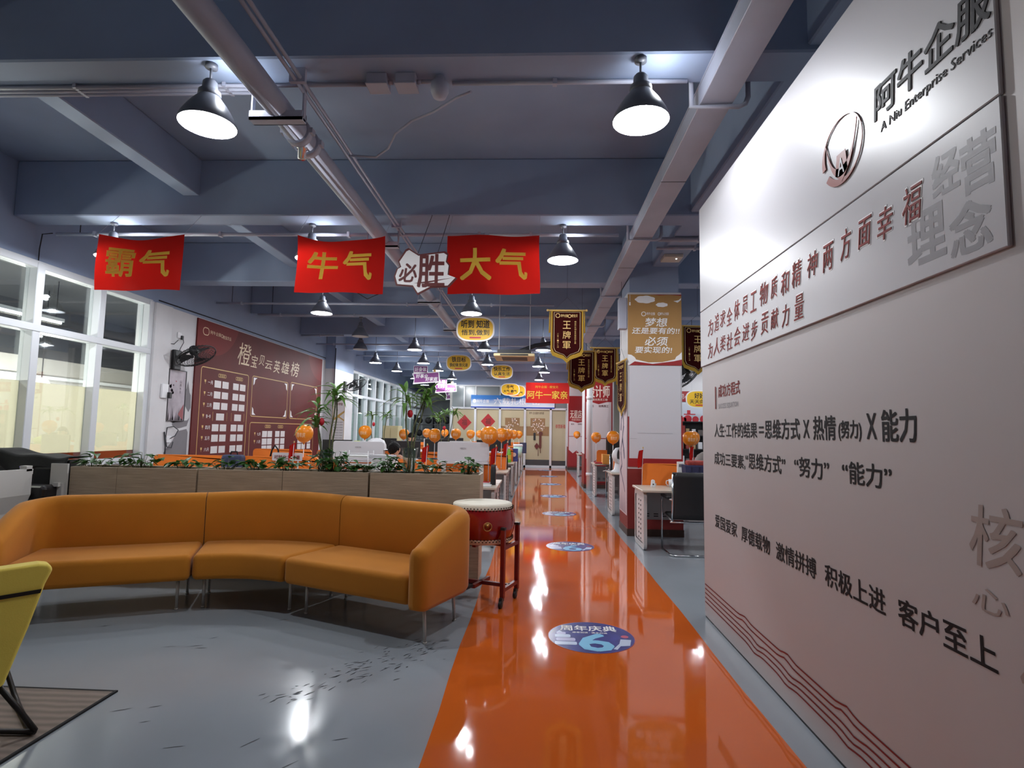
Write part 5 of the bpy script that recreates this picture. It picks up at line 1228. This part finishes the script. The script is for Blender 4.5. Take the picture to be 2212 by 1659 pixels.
# monitors
def monitor(r):
    MB().box(-.27,.27,-.012,.02,.16,.50).build('screen', black_plastic, r, bevel=.006); MB().box(-.03,.03,.02,.05,.02,.3).build('stand', black_plastic, r); MB().box(-.11,.11,-.06,.1,0,.015).build('base', black_plastic, r, bevel=.004)
m0 = thing('computer_monitor', 'black monitor behind the vase bamboo on the second row', 'monitor', (-2.35,10.05,.752), 0, 'computer monitors on the desk rows'); monitor(m0)
for x, y, rz, lab in ((-1.28,10.05,0,'black monitor left of the second aisle balloon'), (-3.6,10.05,0,'black monitor in the second row by the windows'), (-2.3,12.9,0,'black monitor in the third row under the balloons'), (-1.1,12.9,0,'black monitor in the third row near the aisle'), (-3.5,12.9,0,'black monitor in the third row near the windows'), (-1.1,15.6,0,'black monitor in the fourth row near the aisle'), (-2.3,15.6,0,'black monitor in the fourth row middle'), (-1.1,18.4,0,'black monitor in the fifth row near the aisle'), (1.95,13.45,0,'black monitor behind the cardboard box on the right desk')): dup(m0, (x,y,.752), rz, lab)
def whitepc(loc, lab): 
    r = thing('computer_monitor', lab, 'monitor', loc, 0, 'computer monitors on the desk rows'); MB().box(-.26,.26,-.012,.02,.14,.46).build('screen', white_plastic, r, bevel=.006); MB().box(-.04,.04,.02,.06,.01,.25).build('stand', chrome, r); MB().box(-.1,.1,-.05,.1,0,.012).build('base', chrome, r)
whitepc((-1.75,13.0,.752), 'white backed monitor between balloons in the third row'); whitepc((-2.9,15.7,.752), 'white backed monitor in the fourth row by the windows')
# ------------------------------------------------------------------ things on and around the desks
r = thing('letter_tray', 'white wire letter trays stacked before the white screen', 'tray', (-2.30,7.22,.752))
for k in range(4):
    z = .03+.1*k; mb = MB()
    for p, q in (((-.17,-.12),(.17,-.12)),((.17,-.12),(.17,.12)),((.17,.12),(-.17,.12)),((-.17,.12),(-.17,-.12))): mb.tube([(p[0],p[1],z),(q[0],q[1],z)], .004, 6).tube([(p[0],p[1],z+.05),(q[0],q[1],z+.05)], .003, 6)
    for i in range(6): mb.tube([(-.15+.06*i,-.12,z),(-.15+.06*i,.12,z)], .0025, 4)
    mb.build('tray', white_plastic, r); MB().box(-.15,.15,-.11,.11,z+.004,z+.02+.01*(k % 2)).build('paper_stack', paper, r)
for sx in (-.17,.17):
    for sy in (-.12,.12): MB().tube([(sx,sy,0),(sx*.95,sy,.42)], .005, 6).build('upright', white_plastic, r)
r = thing('paper_pile', 'untidy tall pile of papers right of the wire trays', 'papers', (-1.96,7.22,.752)); rn = random.Random(8); z = 0
for k in range(12):
    hgt = rn.uniform(.015,.05); a = rn.uniform(-.2,.2); c_, s_ = math.cos(a), math.sin(a); dx = rn.uniform(-.02,.02)
    MB().prism([(dx+c_*x-s_*y, s_*x+c_*y) for x, y in ((-.14,-.11),(.14,-.11),(.14,.11),(-.14,.11))], (0,0,z), X_, Y_, hgt).build('sheaf', [paper, white_plastic, mat('paper_grey',(196,196,200),.7)][k % 3], r); z += hgt+.001
def simple(name, lab, cat, mb, m, group=None, **k): return tag(mb.build(name, m, **k), lab, cat, group)
simple('cup', 'white paper cup on the second left desk, aisle end', 'cup', MB().lathe([(0,0),(.028,0),(.036,.09),(.033,.09),(.026,.005),(0,.005)], 16, (-.72,9.95,.752)), white_plastic)
r = thing('drink_bottle', 'green drink bottle on the third left desk, aisle end', 'bottle', (-.62,12.85,.752)); MB().lathe([(0,0),(.05,0),(.052,.02),(.052,.2),(.03,.28),(.018,.3),(.018,.32)], 16).build('body', mat('bottle_green', (126,200,50), .25), r); MB().lathe([(.02,.315),(.02,.345),(0,.345)], 12).build('cap', white_plastic, r); MB().lathe([(.0535,.07),(.0535,.17)], 16).build('label_band', yellow_print, r)
r = thing('printed_carton', 'blue printed carton beyond the green bottle', 'box', (-.52,13.35,.752)); MB().box(-.11,.09,-.06,.06,0,.3).build('carton', mat('carton_blue', (60,74,150), .5, var=(10,.4)), r, bevel=.004); MB().prism(circ(.05, 14, 0, 0, .16), (0,-.062,0), X_, Z_).build('print_patch', white_print, r)
r = thing('waste_bin', 'pale green bin with white liner at the aisle desks', 'bin', (-.5,15.45,.752)); MB().lathe([(0,0),(.1,0),(.125,.3),(.12,.3),(.095,.01),(0,.01)], 18).build('bin_body', mat('bin_mint', (184,222,206), .5), r); MB().lathe([(.13,.3),(.137,.34),(.12,.36),(.11,.3)], 18).build('liner', white_plastic, r)
simple('navy_monitor_back', 'small navy panel at the far aisle desk', 'panel', MB().box(-.54,-.32,18.5,18.53,.752,1.1), mat('navy_panel', (40,42,70), .5), bevel=.004)
r = thing('open_magazine', 'white and red papers on the nearest left desk end', 'papers', (-.72,7.55,.752)); MB().box(-.15,.15,-.4,-.2,0,.012).build('papers', paper, r); MB().box(-.1,.16,-.12,.06,0,.02).build('folder', white_plastic, r); MB().box(-.05,.1,-.06,.04,.021,.03).build('red_notebook', sign_red, r); MB().tube([(-.12,-.05,.03),(-.04,.06,.05),(0,.04,.03),(-.08,-.04,.025)], .006, 6).build('glasses_wire', white_plastic, r)
for y, lab in ((10.55,'dark bottle on the second left desk beside the red flag'), (7.42,'black thermos at the aisle end of the first row')):
    r = thing('thermos', lab, 'bottle', (-.56,y,.752)); MB().lathe([(0,0),(.035,0),(.036,.02),(.036,.2),(.03,.22)], 16).build('body', black_plastic, r); MB().lathe([(.031,.215),(.031,.26),(0,.262)], 16).build('cap', pure_black, r)
r = thing('binder_row', 'row of grey white files on the third left desk behind the orange divider', 'files', (-.95,11.2,.752))
for k in range(5): MB().box(.07*k,.07*k+.06,-.1,.12,0,.3-.015*(k % 2)).build('file', [screen_white, white_plastic, desk_grey][k % 3], r, bevel=.003)
for x, y, lab, m_ in ((-1.3,13.2,'stack of white papers in the third row','p'), (-.95,15.4,'stack of white papers in the fourth row','p'), (-2.7,12.75,'stack of white papers beside a monitor in the third row','p'), (-3.0,10.0,'stack of white papers in the second row by the white hat','p'), (-1.25,9.95,'stack of white papers in the second row near the aisle','p')):
    r = thing('paper_stack', lab, 'papers', (x,y,.752)); MB().box(-.12,.12,-.15,.15,0,.05).build('ream', paper, r); MB().box(-.1,.13,-.14,.12,.051,.09).build('loose_sheets', white_plastic, r)
r = thing('white_hat', 'rounded white hat or bag on the second row by the windows', 'hat', (-2.9,10.1,1.09)); MB().lathe([(.17,0),(.165,.08),(.13,.16),(.06,.2),(0,.205)], 20, sx=1.1).build('crown', white_plastic, r); MB().lathe([(.2,-.005),(.17,.012),(.165,.0)], 20, sx=1.1).build('brim', paper, r); MB().box(-.14,.14,-.1,.1,-.338,0).build('box_below', screen_white, r)
r = thing('lime_bag', 'small lime green bag on the second row by the windows', 'bag', (-3.26,10.15,1.07)); MB().ball((0,0,.07), .13, 16, sz=.6, sx=1.2).build('body', mat('lime', (206,222,80), .6, bump=(20,.5)), r); MB().tube([(-.1,0,.08),(-.06,0,.16),(.04,0,.16),(.08,0,.1)], .008, 6).build('strap', mat('lime', (206,222,80)), r); MB().box(-.15,.15,-.1,.1,-.318,.0).build('shelf_box', orange_panel, r)
r = thing('blue_backpack', 'dark blue bag on the orange divider before the maroon board', 'bag', (-4.13,7.55,.752)); MB().box(-.14,.14,-.09,.07,0,.32).build('body', mat('bag_blue', (50,56,84), .8, bump=(14,.5)), r, bevel=.04, seg=3); MB().box(-.1,.1,-.11,-.09,.04,.17).build('pocket', mat('bag_blue2', (60,66,96), .8), r, bevel=.01); MB().tube([(-.05,0,.31),(-.04,0,.36),(.04,0,.36),(.05,0,.31)], .01, 6).build('handle', black_fabric, r)
r = thing('black_handbag', 'black handbag with tall handles before the lower cards', 'bag', (-3.72,7.75,.94)); MB().prism([(-.2,0),(.16,0),(.15,.1),(.08,.13),(-.05,.08),(-.2,.06)], (0,.06,0), X_, Z_, .12).build('body', black_fabric, r, bevel=.015); MB().tube([(.0,0,.1),(.02,0,.2),(.06,0,.26),(.11,0,.2),(.12,0,.1)], .012, 8).build('handle', black_fabric, r); MB().box(-.18,.14,-.05,.05,-.19,0).build('carton_below', mat('kraft', (150,112,72), .7), r)
r = thing('desk_banner', 'white strip sign with red characters on the orange divider', 'sign', (-3.62,7.6,1.0)); MB().prism(rrect(.42,.11,.015,4), (0,.006,0), X_, Z_, .008).build('board', mat('sign_greywhite', (200,194,200), .5), r); MB().text('可转化为尊重', (.03,-.006,.02), X_, Z_, .36, .055, 0, .05).build('lettering', ink_red, r); MB().box(.05,.07,.005,.012,-.25,.01).box(.35,.37,.005,.012,-.25,.01).build('support', alu, r)
# second-row tall bamboo plants
bamboo((-3.1,10.65,.752), [(-.03,.0,1.02,-.05),(.18,.02,.98,.04)], 'tall bamboo with red ornaments before the rear windows', 7, True, .24)
bamboo((-1.66,10.1,.752), [(-.02,.0,.95,-.1),(.05,.02,1.05,.12)], 'tall bamboo right of the vase bamboo, behind the white screen', 9, True, .24)
bamboo((-2.35,13.5,.752), [(0,.0,1.0,-.08),(.1,.02,1.15,.06)], 'far tall bamboo before the dark shelf corner', 10, True, .24)
# right desk things
r = thing('storage_basket', 'navy fabric basket with red things at the desk by the slogan wall', 'basket', (2.2,7.62,.75)); MB().prism([(-.22,0),(.22,0),(.24,.3),(-.24,.3)], (0,.11,0), X_, Z_, .22).build('basket', mat('basket_navy', (40,40,74), .8, bump=(30,.3)), r, bevel=.01)
MB().box(-.2,.2,-.08,.08,.29,.36).build('red_contents', mat('red_packs', (150,50,40), .6, var=(20,.4)), r, bevel=.02)
for k in range(4): MB().box(-.16+.1*k,-.155+.1*k,-.118,-.112,.02,.28).build('fold', mat('basket_seam', (26,26,52), .8), r)
r = thing('mug', 'white mug on the desk by the slogan wall', 'mug', (1.82,7.68,.751)); MB().lathe([(0,0),(.036,0),(.042,.1),(.038,.1),(.034,.008),(0,.008)], 20).build('cup', white_plastic, r); MB().tube([(-.038,0,.085),(-.07,0,.08),(-.075,0,.045),(-.055,0,.02),(-.036,0,.02)], .006, 8).build('handle', white_plastic, r)
r = thing('sticky_box', 'small white cube box on the divider before the basket', 'box', (1.97,7.8,.751)); MB().box(-.045,.045,-.03,.03,0,.33).build('box', paper, r, bevel=.003); MB().rect((-.03,-.032,.26), X_, Z_, .06, .04).build('print', sign_grey if 'sign_grey' in globals() else ink_grey, r)
r = thing('card_holder', 'tiny white clip stand on the desk before the column', 'holder', (1.56,7.62,.751)); MB().prism([(-.03,0),(.03,0),(.022,.085),(.01,.095),(-.01,.095),(-.022,.085)], (0,.02,0), X_, Z_, .04).build('body', white_plastic, r, bevel=.005); MB().prism(circ(.01,10,0,0,.035), (0,-.022,0), X_, Z_).build('hole', slot_dark, r)
r = thing('heater_fan', 'white round table fan on the desk behind the near column', 'fan', (1.475,10.35,.75)); MB().lathe([(0,0),(.12,0),(.12,.02),(.06,.05),(.04,.2),(.03,.24)], 20).build('base', white_plastic, r)
M = Matrix((Vector((.5,.86,0)), Vector((0,0,1)), Vector((.86,-.5,0)))).transposed()
MB().lathe([(.0,-.08),(.08,-.07),(.14,-.02),(.15,.04),(.13,.05),(.12,.0),(0,-.02)], 26, (0,0,.3), M=M).build('head', white_plastic, r); MB().lathe([(0,.0),(.12,.005)], 22, (0,0,.3), M=M).build('grille', slot_dark, r); MB().tube([(-.1,0,.02),(-.2,-.1,.03),(-.24,.1,.01)], .006, 6).build('cord', white_plastic, r)
r = thing('cardboard_box', 'open orange-brown box on the desk beside the drain pipe', 'box', (1.72,13.1,.752)); MB().prism([(-.2,0),(.16,0),(.12,.2),(-.2,.22)], (0,.15,0), X_, Z_, .3).build('box', mat('box_orange', (214,146,60), .6), r, bevel=.004); MB().bar((.12,-.14,.2),(.24,-.14,.06),.01,.28).build('flap', mat('box_orange2', (190,126,50), .6), r)
simple('red_folder', 'red folder lying at the end of the desk by the drain pipe', 'folder', MB().box(1.36,1.6,13.05,13.3,.752,.78), mat('folder_red', (170,26,40), .5), bevel=.004)
simple('dark_partition', 'dark brown panel behind the heater fan desk', 'panel', MB().box(1.75,2.6,14.2,14.25,.0,1.36), mat('panel_brown', (52,34,30), .6), bevel=.004)
# right gap: shelf, poster, strip banner
r = thing('book_shelf', 'dark shelf with packs in the gap beside the slogan wall', 'shelf', (4.2,16.95,0))
MB().box(0,.03,0,.4,0,1.85).build('side_panel', black_plastic, r); MB().box(1.37,1.4,0,.4,0,1.85).build('side_panel', black_plastic, r); MB().box(0,1.4,.38,.4,0,1.85).build('back_panel', pure_black, r)
for z in (.1,.55,1.0,1.4,1.82): MB().box(.03,1.37,0,.4,z,z+.03).build('shelf', black_plastic, r)
rn = random.Random(12)
for j, z in enumerate((.58,1.03,1.43)):
    for i in range(7):
        w = rn.uniform(.1,.16); h = rn.uniform(.14,.3); x = .08+.18*i
        if x+w > 1.34: continue
        tag(MB().box(4.2+x,4.2+x+w,17.0,17.2,z+.002,z+h).build('packet', [white_plastic, mat('pack_grey',(110,100,96),.6), mat('pack_red',(140,50,44),.6), mat('pack_tan',(176,150,110),.6)][(i+j) % 4], bevel=.004), 'small packet on the dark shelf beside the slogan wall', 'packet', 'packets on the dark shelf')
r = thing('wall_poster', 'pale poster with red print above the dark shelf', 'poster', (4.0,17.385,1.86)); MB().rect((0,0,0), X_, Z_, 1.9, .58, 0, .008).build('sheet', mat('poster_paleblue', (206,212,222), .5), r)
mb = MB(); 
for cx, s in ((.5,.08),(.62,.12),(.85,.1),(1.1,.12)): mb.prism(circ(s, 14, 0, cx, s*.6), (0,-.01,0), X_, Z_)
mb.rect((.5,-.01,.2), X_, Z_, .35, .03).rect((.6,-.01,.22), X_, Z_, .1, .12); mb.build('red_print', sign_red, r)
r = thing('strip_banner', 'dark red strip banner with pale writing above the pale poster', 'banner', (3.9,17.38,2.46)); MB().rect((0,0,0), X_, Z_, 2.2, .32, 0, .008).build('cloth', deep_red, r); MB().text('同心同德 共创未来', (.45,-.01,.08), X_, Z_, 1.5, .16, 0, .03).build('lettering', mat('pale_print', (206,196,196), .5), r)
r = thing('grey_bag', 'grey draped bag low in the gap beside the slogan wall', 'bag', (2.95,9.9,.75)); MB().ball((0,0,.2), .2, 16, sz=1.1, sx=1.1).build('body', mat('bag_grey', (150,144,140), .8, bump=(8,.7)), r); MB().box(-.38,.25,-.25,.2,-.75,.02).build('cabinet', desk_grey, r)
# far left corner: dim shelves
r = thing('storage_rack', 'dark storage rack in the far left corner', 'rack', (-5.9,26.8,0))
for x in (0,.9,1.8): MB().box(x-.02,x+.02,0,.4,0,2.2).build('post', black_plastic, r)
for z in (.5,1.1,1.7,2.15): MB().box(.03,.87,0,.4,z,z+.03).box(.93,1.77,0,.4,z,z+.03).build('shelf', black_plastic, r)
rn = random.Random(4)
for z in (1.13,1.73):
    for i in range(4):
        q = rn.uniform(.15,.19); tag(MB().ball((-5.9+(.24,.66,1.14,1.56)[i],27.0,z+q+.031), q, 12).build('black_bag', black_fabric), 'dark bundle on the far corner rack', 'bundle', 'bundles on the far corner rack')
simple('cream_cabinet', 'cream metal cabinet near the far left corner', 'cabinet', MB().box(-3.95,-3.55,14.3,14.75,0,1.55).box(-3.94,-3.76,14.285,14.3,.1,1.5).box(-3.74,-3.56,14.285,14.3,.1,1.5), mat('cabinet_cream', (196,190,150), .5), bevel=.004)

# ------------------------------------------------------------------ people
skin = mat('skin', (206,160,132), .55); shirt = mat('white_shirt', (226,226,230), .8, bump=(20,.2)); hairm = mat('black_hair', (14,12,13), .7, spec=.2, bump=(60,.4)); trousers = mat('dark_trousers', (34,36,46), .8)
def person(lab, J, R_, head, hdir, mats_by):
    me = bpy.data.meshes.new('person'); names = list(J)
    E_ = [('pelvis','spine'),('spine','chest'),('chest','neck'),('neck','head0')]
    for s in ('l','r'): E_ += [('pelvis','hip'+s),('hip'+s,'knee'+s),('knee'+s,'ankle'+s),('ankle'+s,'toe'+s),('chest','sh'+s),('sh'+s,'el'+s),('el'+s,'wr'+s),('wr'+s,'palm'+s)]
    root_xyz = Vector(J['pelvis'])
    me.from_pydata([Vector(J[n])-root_xyz for n in names], [(names.index(a), names.index(b)) for a, b in E_], [])
    tmp = bpy.data.objects.new('person_tmp', me); COL.objects.link(tmp)
    md = tmp.modifiers.new('skin', 'SKIN'); md.use_smooth_shade = True
    for n, sv in zip(names, me.skin_vertices[0].data):
        sv.radius = (R_.get(n.rstrip('lr') if n[-1] in 'lr' and n not in R_ else n, .05),)*2; sv.use_root = n == 'pelvis'
    sb = tmp.modifiers.new('sub', 'SUBSURF'); sb.levels = 2
    bpy.context.view_layer.update(); dg = bpy.context.evaluated_depsgraph_get()
    body = bpy.data.meshes.new_from_object(tmp.evaluated_get(dg)); bpy.data.objects.remove(tmp)
    for m in (shirt, skin, trousers): body.materials.append(m)
    pts = {n: Vector(J[n])-root_xyz for n in names}
    for p in body.polygons:
        n = min(names, key=lambda q: (pts[q]-p.center).length)
        p.material_index = 1 if n in ('neck','head0') or n[:2] in ('wr',) or n[:4] == 'palm' else (2 if n[:3] in ('hip','kne','ank','toe') else 0); p.use_smooth = True
    o = bpy.data.objects.new('person', body); COL.objects.link(o); o.location = root_xyz; tag(o, lab, 'person')
    h = Vector(head)-root_xyz; f = Vector(hdir[0]).normalized(); up = Vector(hdir[1]); up = (up-f*up.dot(f)).normalized(); sd = f.cross(up)
    M = Matrix((sd, f, up)).transposed()
    mb = MB()
    def hp(u, v):
        a = 2*PI*u; b = PI*v; x = .075*math.sin(b)*math.sin(a); y = .095*math.sin(b)*math.cos(a); z = -.118*math.cos(b)
        if z < -.03 and y > 0: x *= 1-.9*(-.03-z)*2.2; y *= 1-.1*(-.03-z)
        k = math.exp(-((x/.016)**2))*math.exp(-(((z+.012)/.026)**2)); y += .022*k if y > 0 else 0
        k2 = math.exp(-(((abs(x)-.032)/.016)**2))*math.exp(-(((z-.018)/.012)**2)); y -= .010*k2 if y > 0 else 0
        k3 = math.exp(-((x/.026)**2))*math.exp(-(((z+.055)/.009)**2)); y += .006*k3 if y > 0 else 0
        return h + M @ Vector((x, y, z))
    mb.grid(hp, 36, 26); hd = mb.build('head', skin, o)
    for s in (-1, 1):
        MB().ball(h+M@Vector((s*.078,-.005,.0)), .026, 10, sx=.45, sz=1.3).build('ear', skin, hd)
        MB().ball(h+M@Vector((s*.032,.078,.018)), .012, 8).build('eye', mat('eye_dark', (30,24,22), .2), hd)
    MB().ball(h+M@Vector((0,.088,-.055)), .02, 8, sz=.3, sy=.4).build('mouth', mat('lip', (170,96,88), .5), hd)
    def hr(u, v):
        a = 2*PI*u; b = PI*(.26+.74*v) if math.cos(a) < .2 else PI*(.62+.38*v)
        q = 1.09+.03*math.sin(a*13+v*9); return h + M @ Vector((.078*q*math.sin(b)*math.sin(a), .098*q*math.sin(b)*math.cos(a)-.004, -.121*q*math.cos(b)+.004))
    MB().grid(hr, 48, 16).build('hair', hairm, o)
    for s in 'lr':
        p = pts['palm'+s]; d = (p-pts['wr'+s]).normalized(); sid = d.cross(Z_).normalized(); 
        mb = MB()
        for k in range(4):
            b0 = p + sid*(k-1.5)*.019; L_ = (.062,.07,.066,.052)[k]
            mb.tube([b0-d*.02, b0+d*L_*.45+Z_*.006, b0+d*L_*.8-Z_*.004, b0+d*L_-Z_*.014], [.0095,.009,.008,.006], 8)
        t = -1 if s == 'l' else 1
        mb.tube([p-d*.05+sid*t*.03, p-d*.015+sid*t*.05, p+d*.02+sid*t*.052-Z_*.008], [.011,.010,.007], 8)
        mb.build('fingers', skin, o)
    return o
RR = dict(pelvis=.13, spine=.13, chest=.135, neck=.055, head0=.05, hip=.085, knee=.06, ankle=.04, toe=.035, sh=.065, el=.045, wr=.028, palm=.03)
def seated(cx, cy, lean, side, lab):
    # seated facing the camera (-Y); lean 0 upright .. 1 bowed over the desk
    J = {}
    z0 = .52; J['pelvis'] = (cx,cy,z0); J['spine'] = (cx+side*.25, cy-.10*lean-.02, z0+.2); J['chest'] = (cx+side*.6, cy-.34*lean-.02, z0+.43-.06*lean); J['neck'] = (cx+side*.9, cy-.52*lean-.03, z0+.60-.1*lean)
    J['head0'] = (cx+side, cy-.58*lean-.04, z0+.67-.12*lean)
    for s, k in (('l',-1),('r',1)):
        J['hip'+s] = (cx+k*.1,cy-.05,z0-.02); J['knee'+s] = (cx+k*.13,cy-.44,z0); J['ankle'+s] = (cx+k*.13,cy-.42,.1); J['toe'+s] = (cx+k*.14,cy-.56,.05)
        J['sh'+s] = (J['chest'][0]+k*.17, J['chest'][1]+.01, J['chest'][2]+.07); J['el'+s] = (J['chest'][0]+k*.25, J['chest'][1]-.16, .84); J['wr'+s] = (J['chest'][0]+k*.1, J['chest'][1]-.36, .80); J['palm'+s] = (J['chest'][0]+k*.05, J['chest'][1]-.44, .79)
    hd = (cx+side*1.1, cy-.66*lean-.06, z0+.76-.12*lean)
    return person(lab, J, RR, hd, ((side*.6,-1+.4*lean,-1.1*lean),(0,-.6*lean,1)), None)
seated(-1.74, 8.78, 1.0, -.28, 'person in white shirt bowing dark-haired head low over the desk')
dup(c0, (-1.74,8.95,0), PI, 'black chair under the bowed person in white')
seated(-2.55, 11.55, .15, .0, 'person with dark hair seated far behind, head between bamboo and balloon')
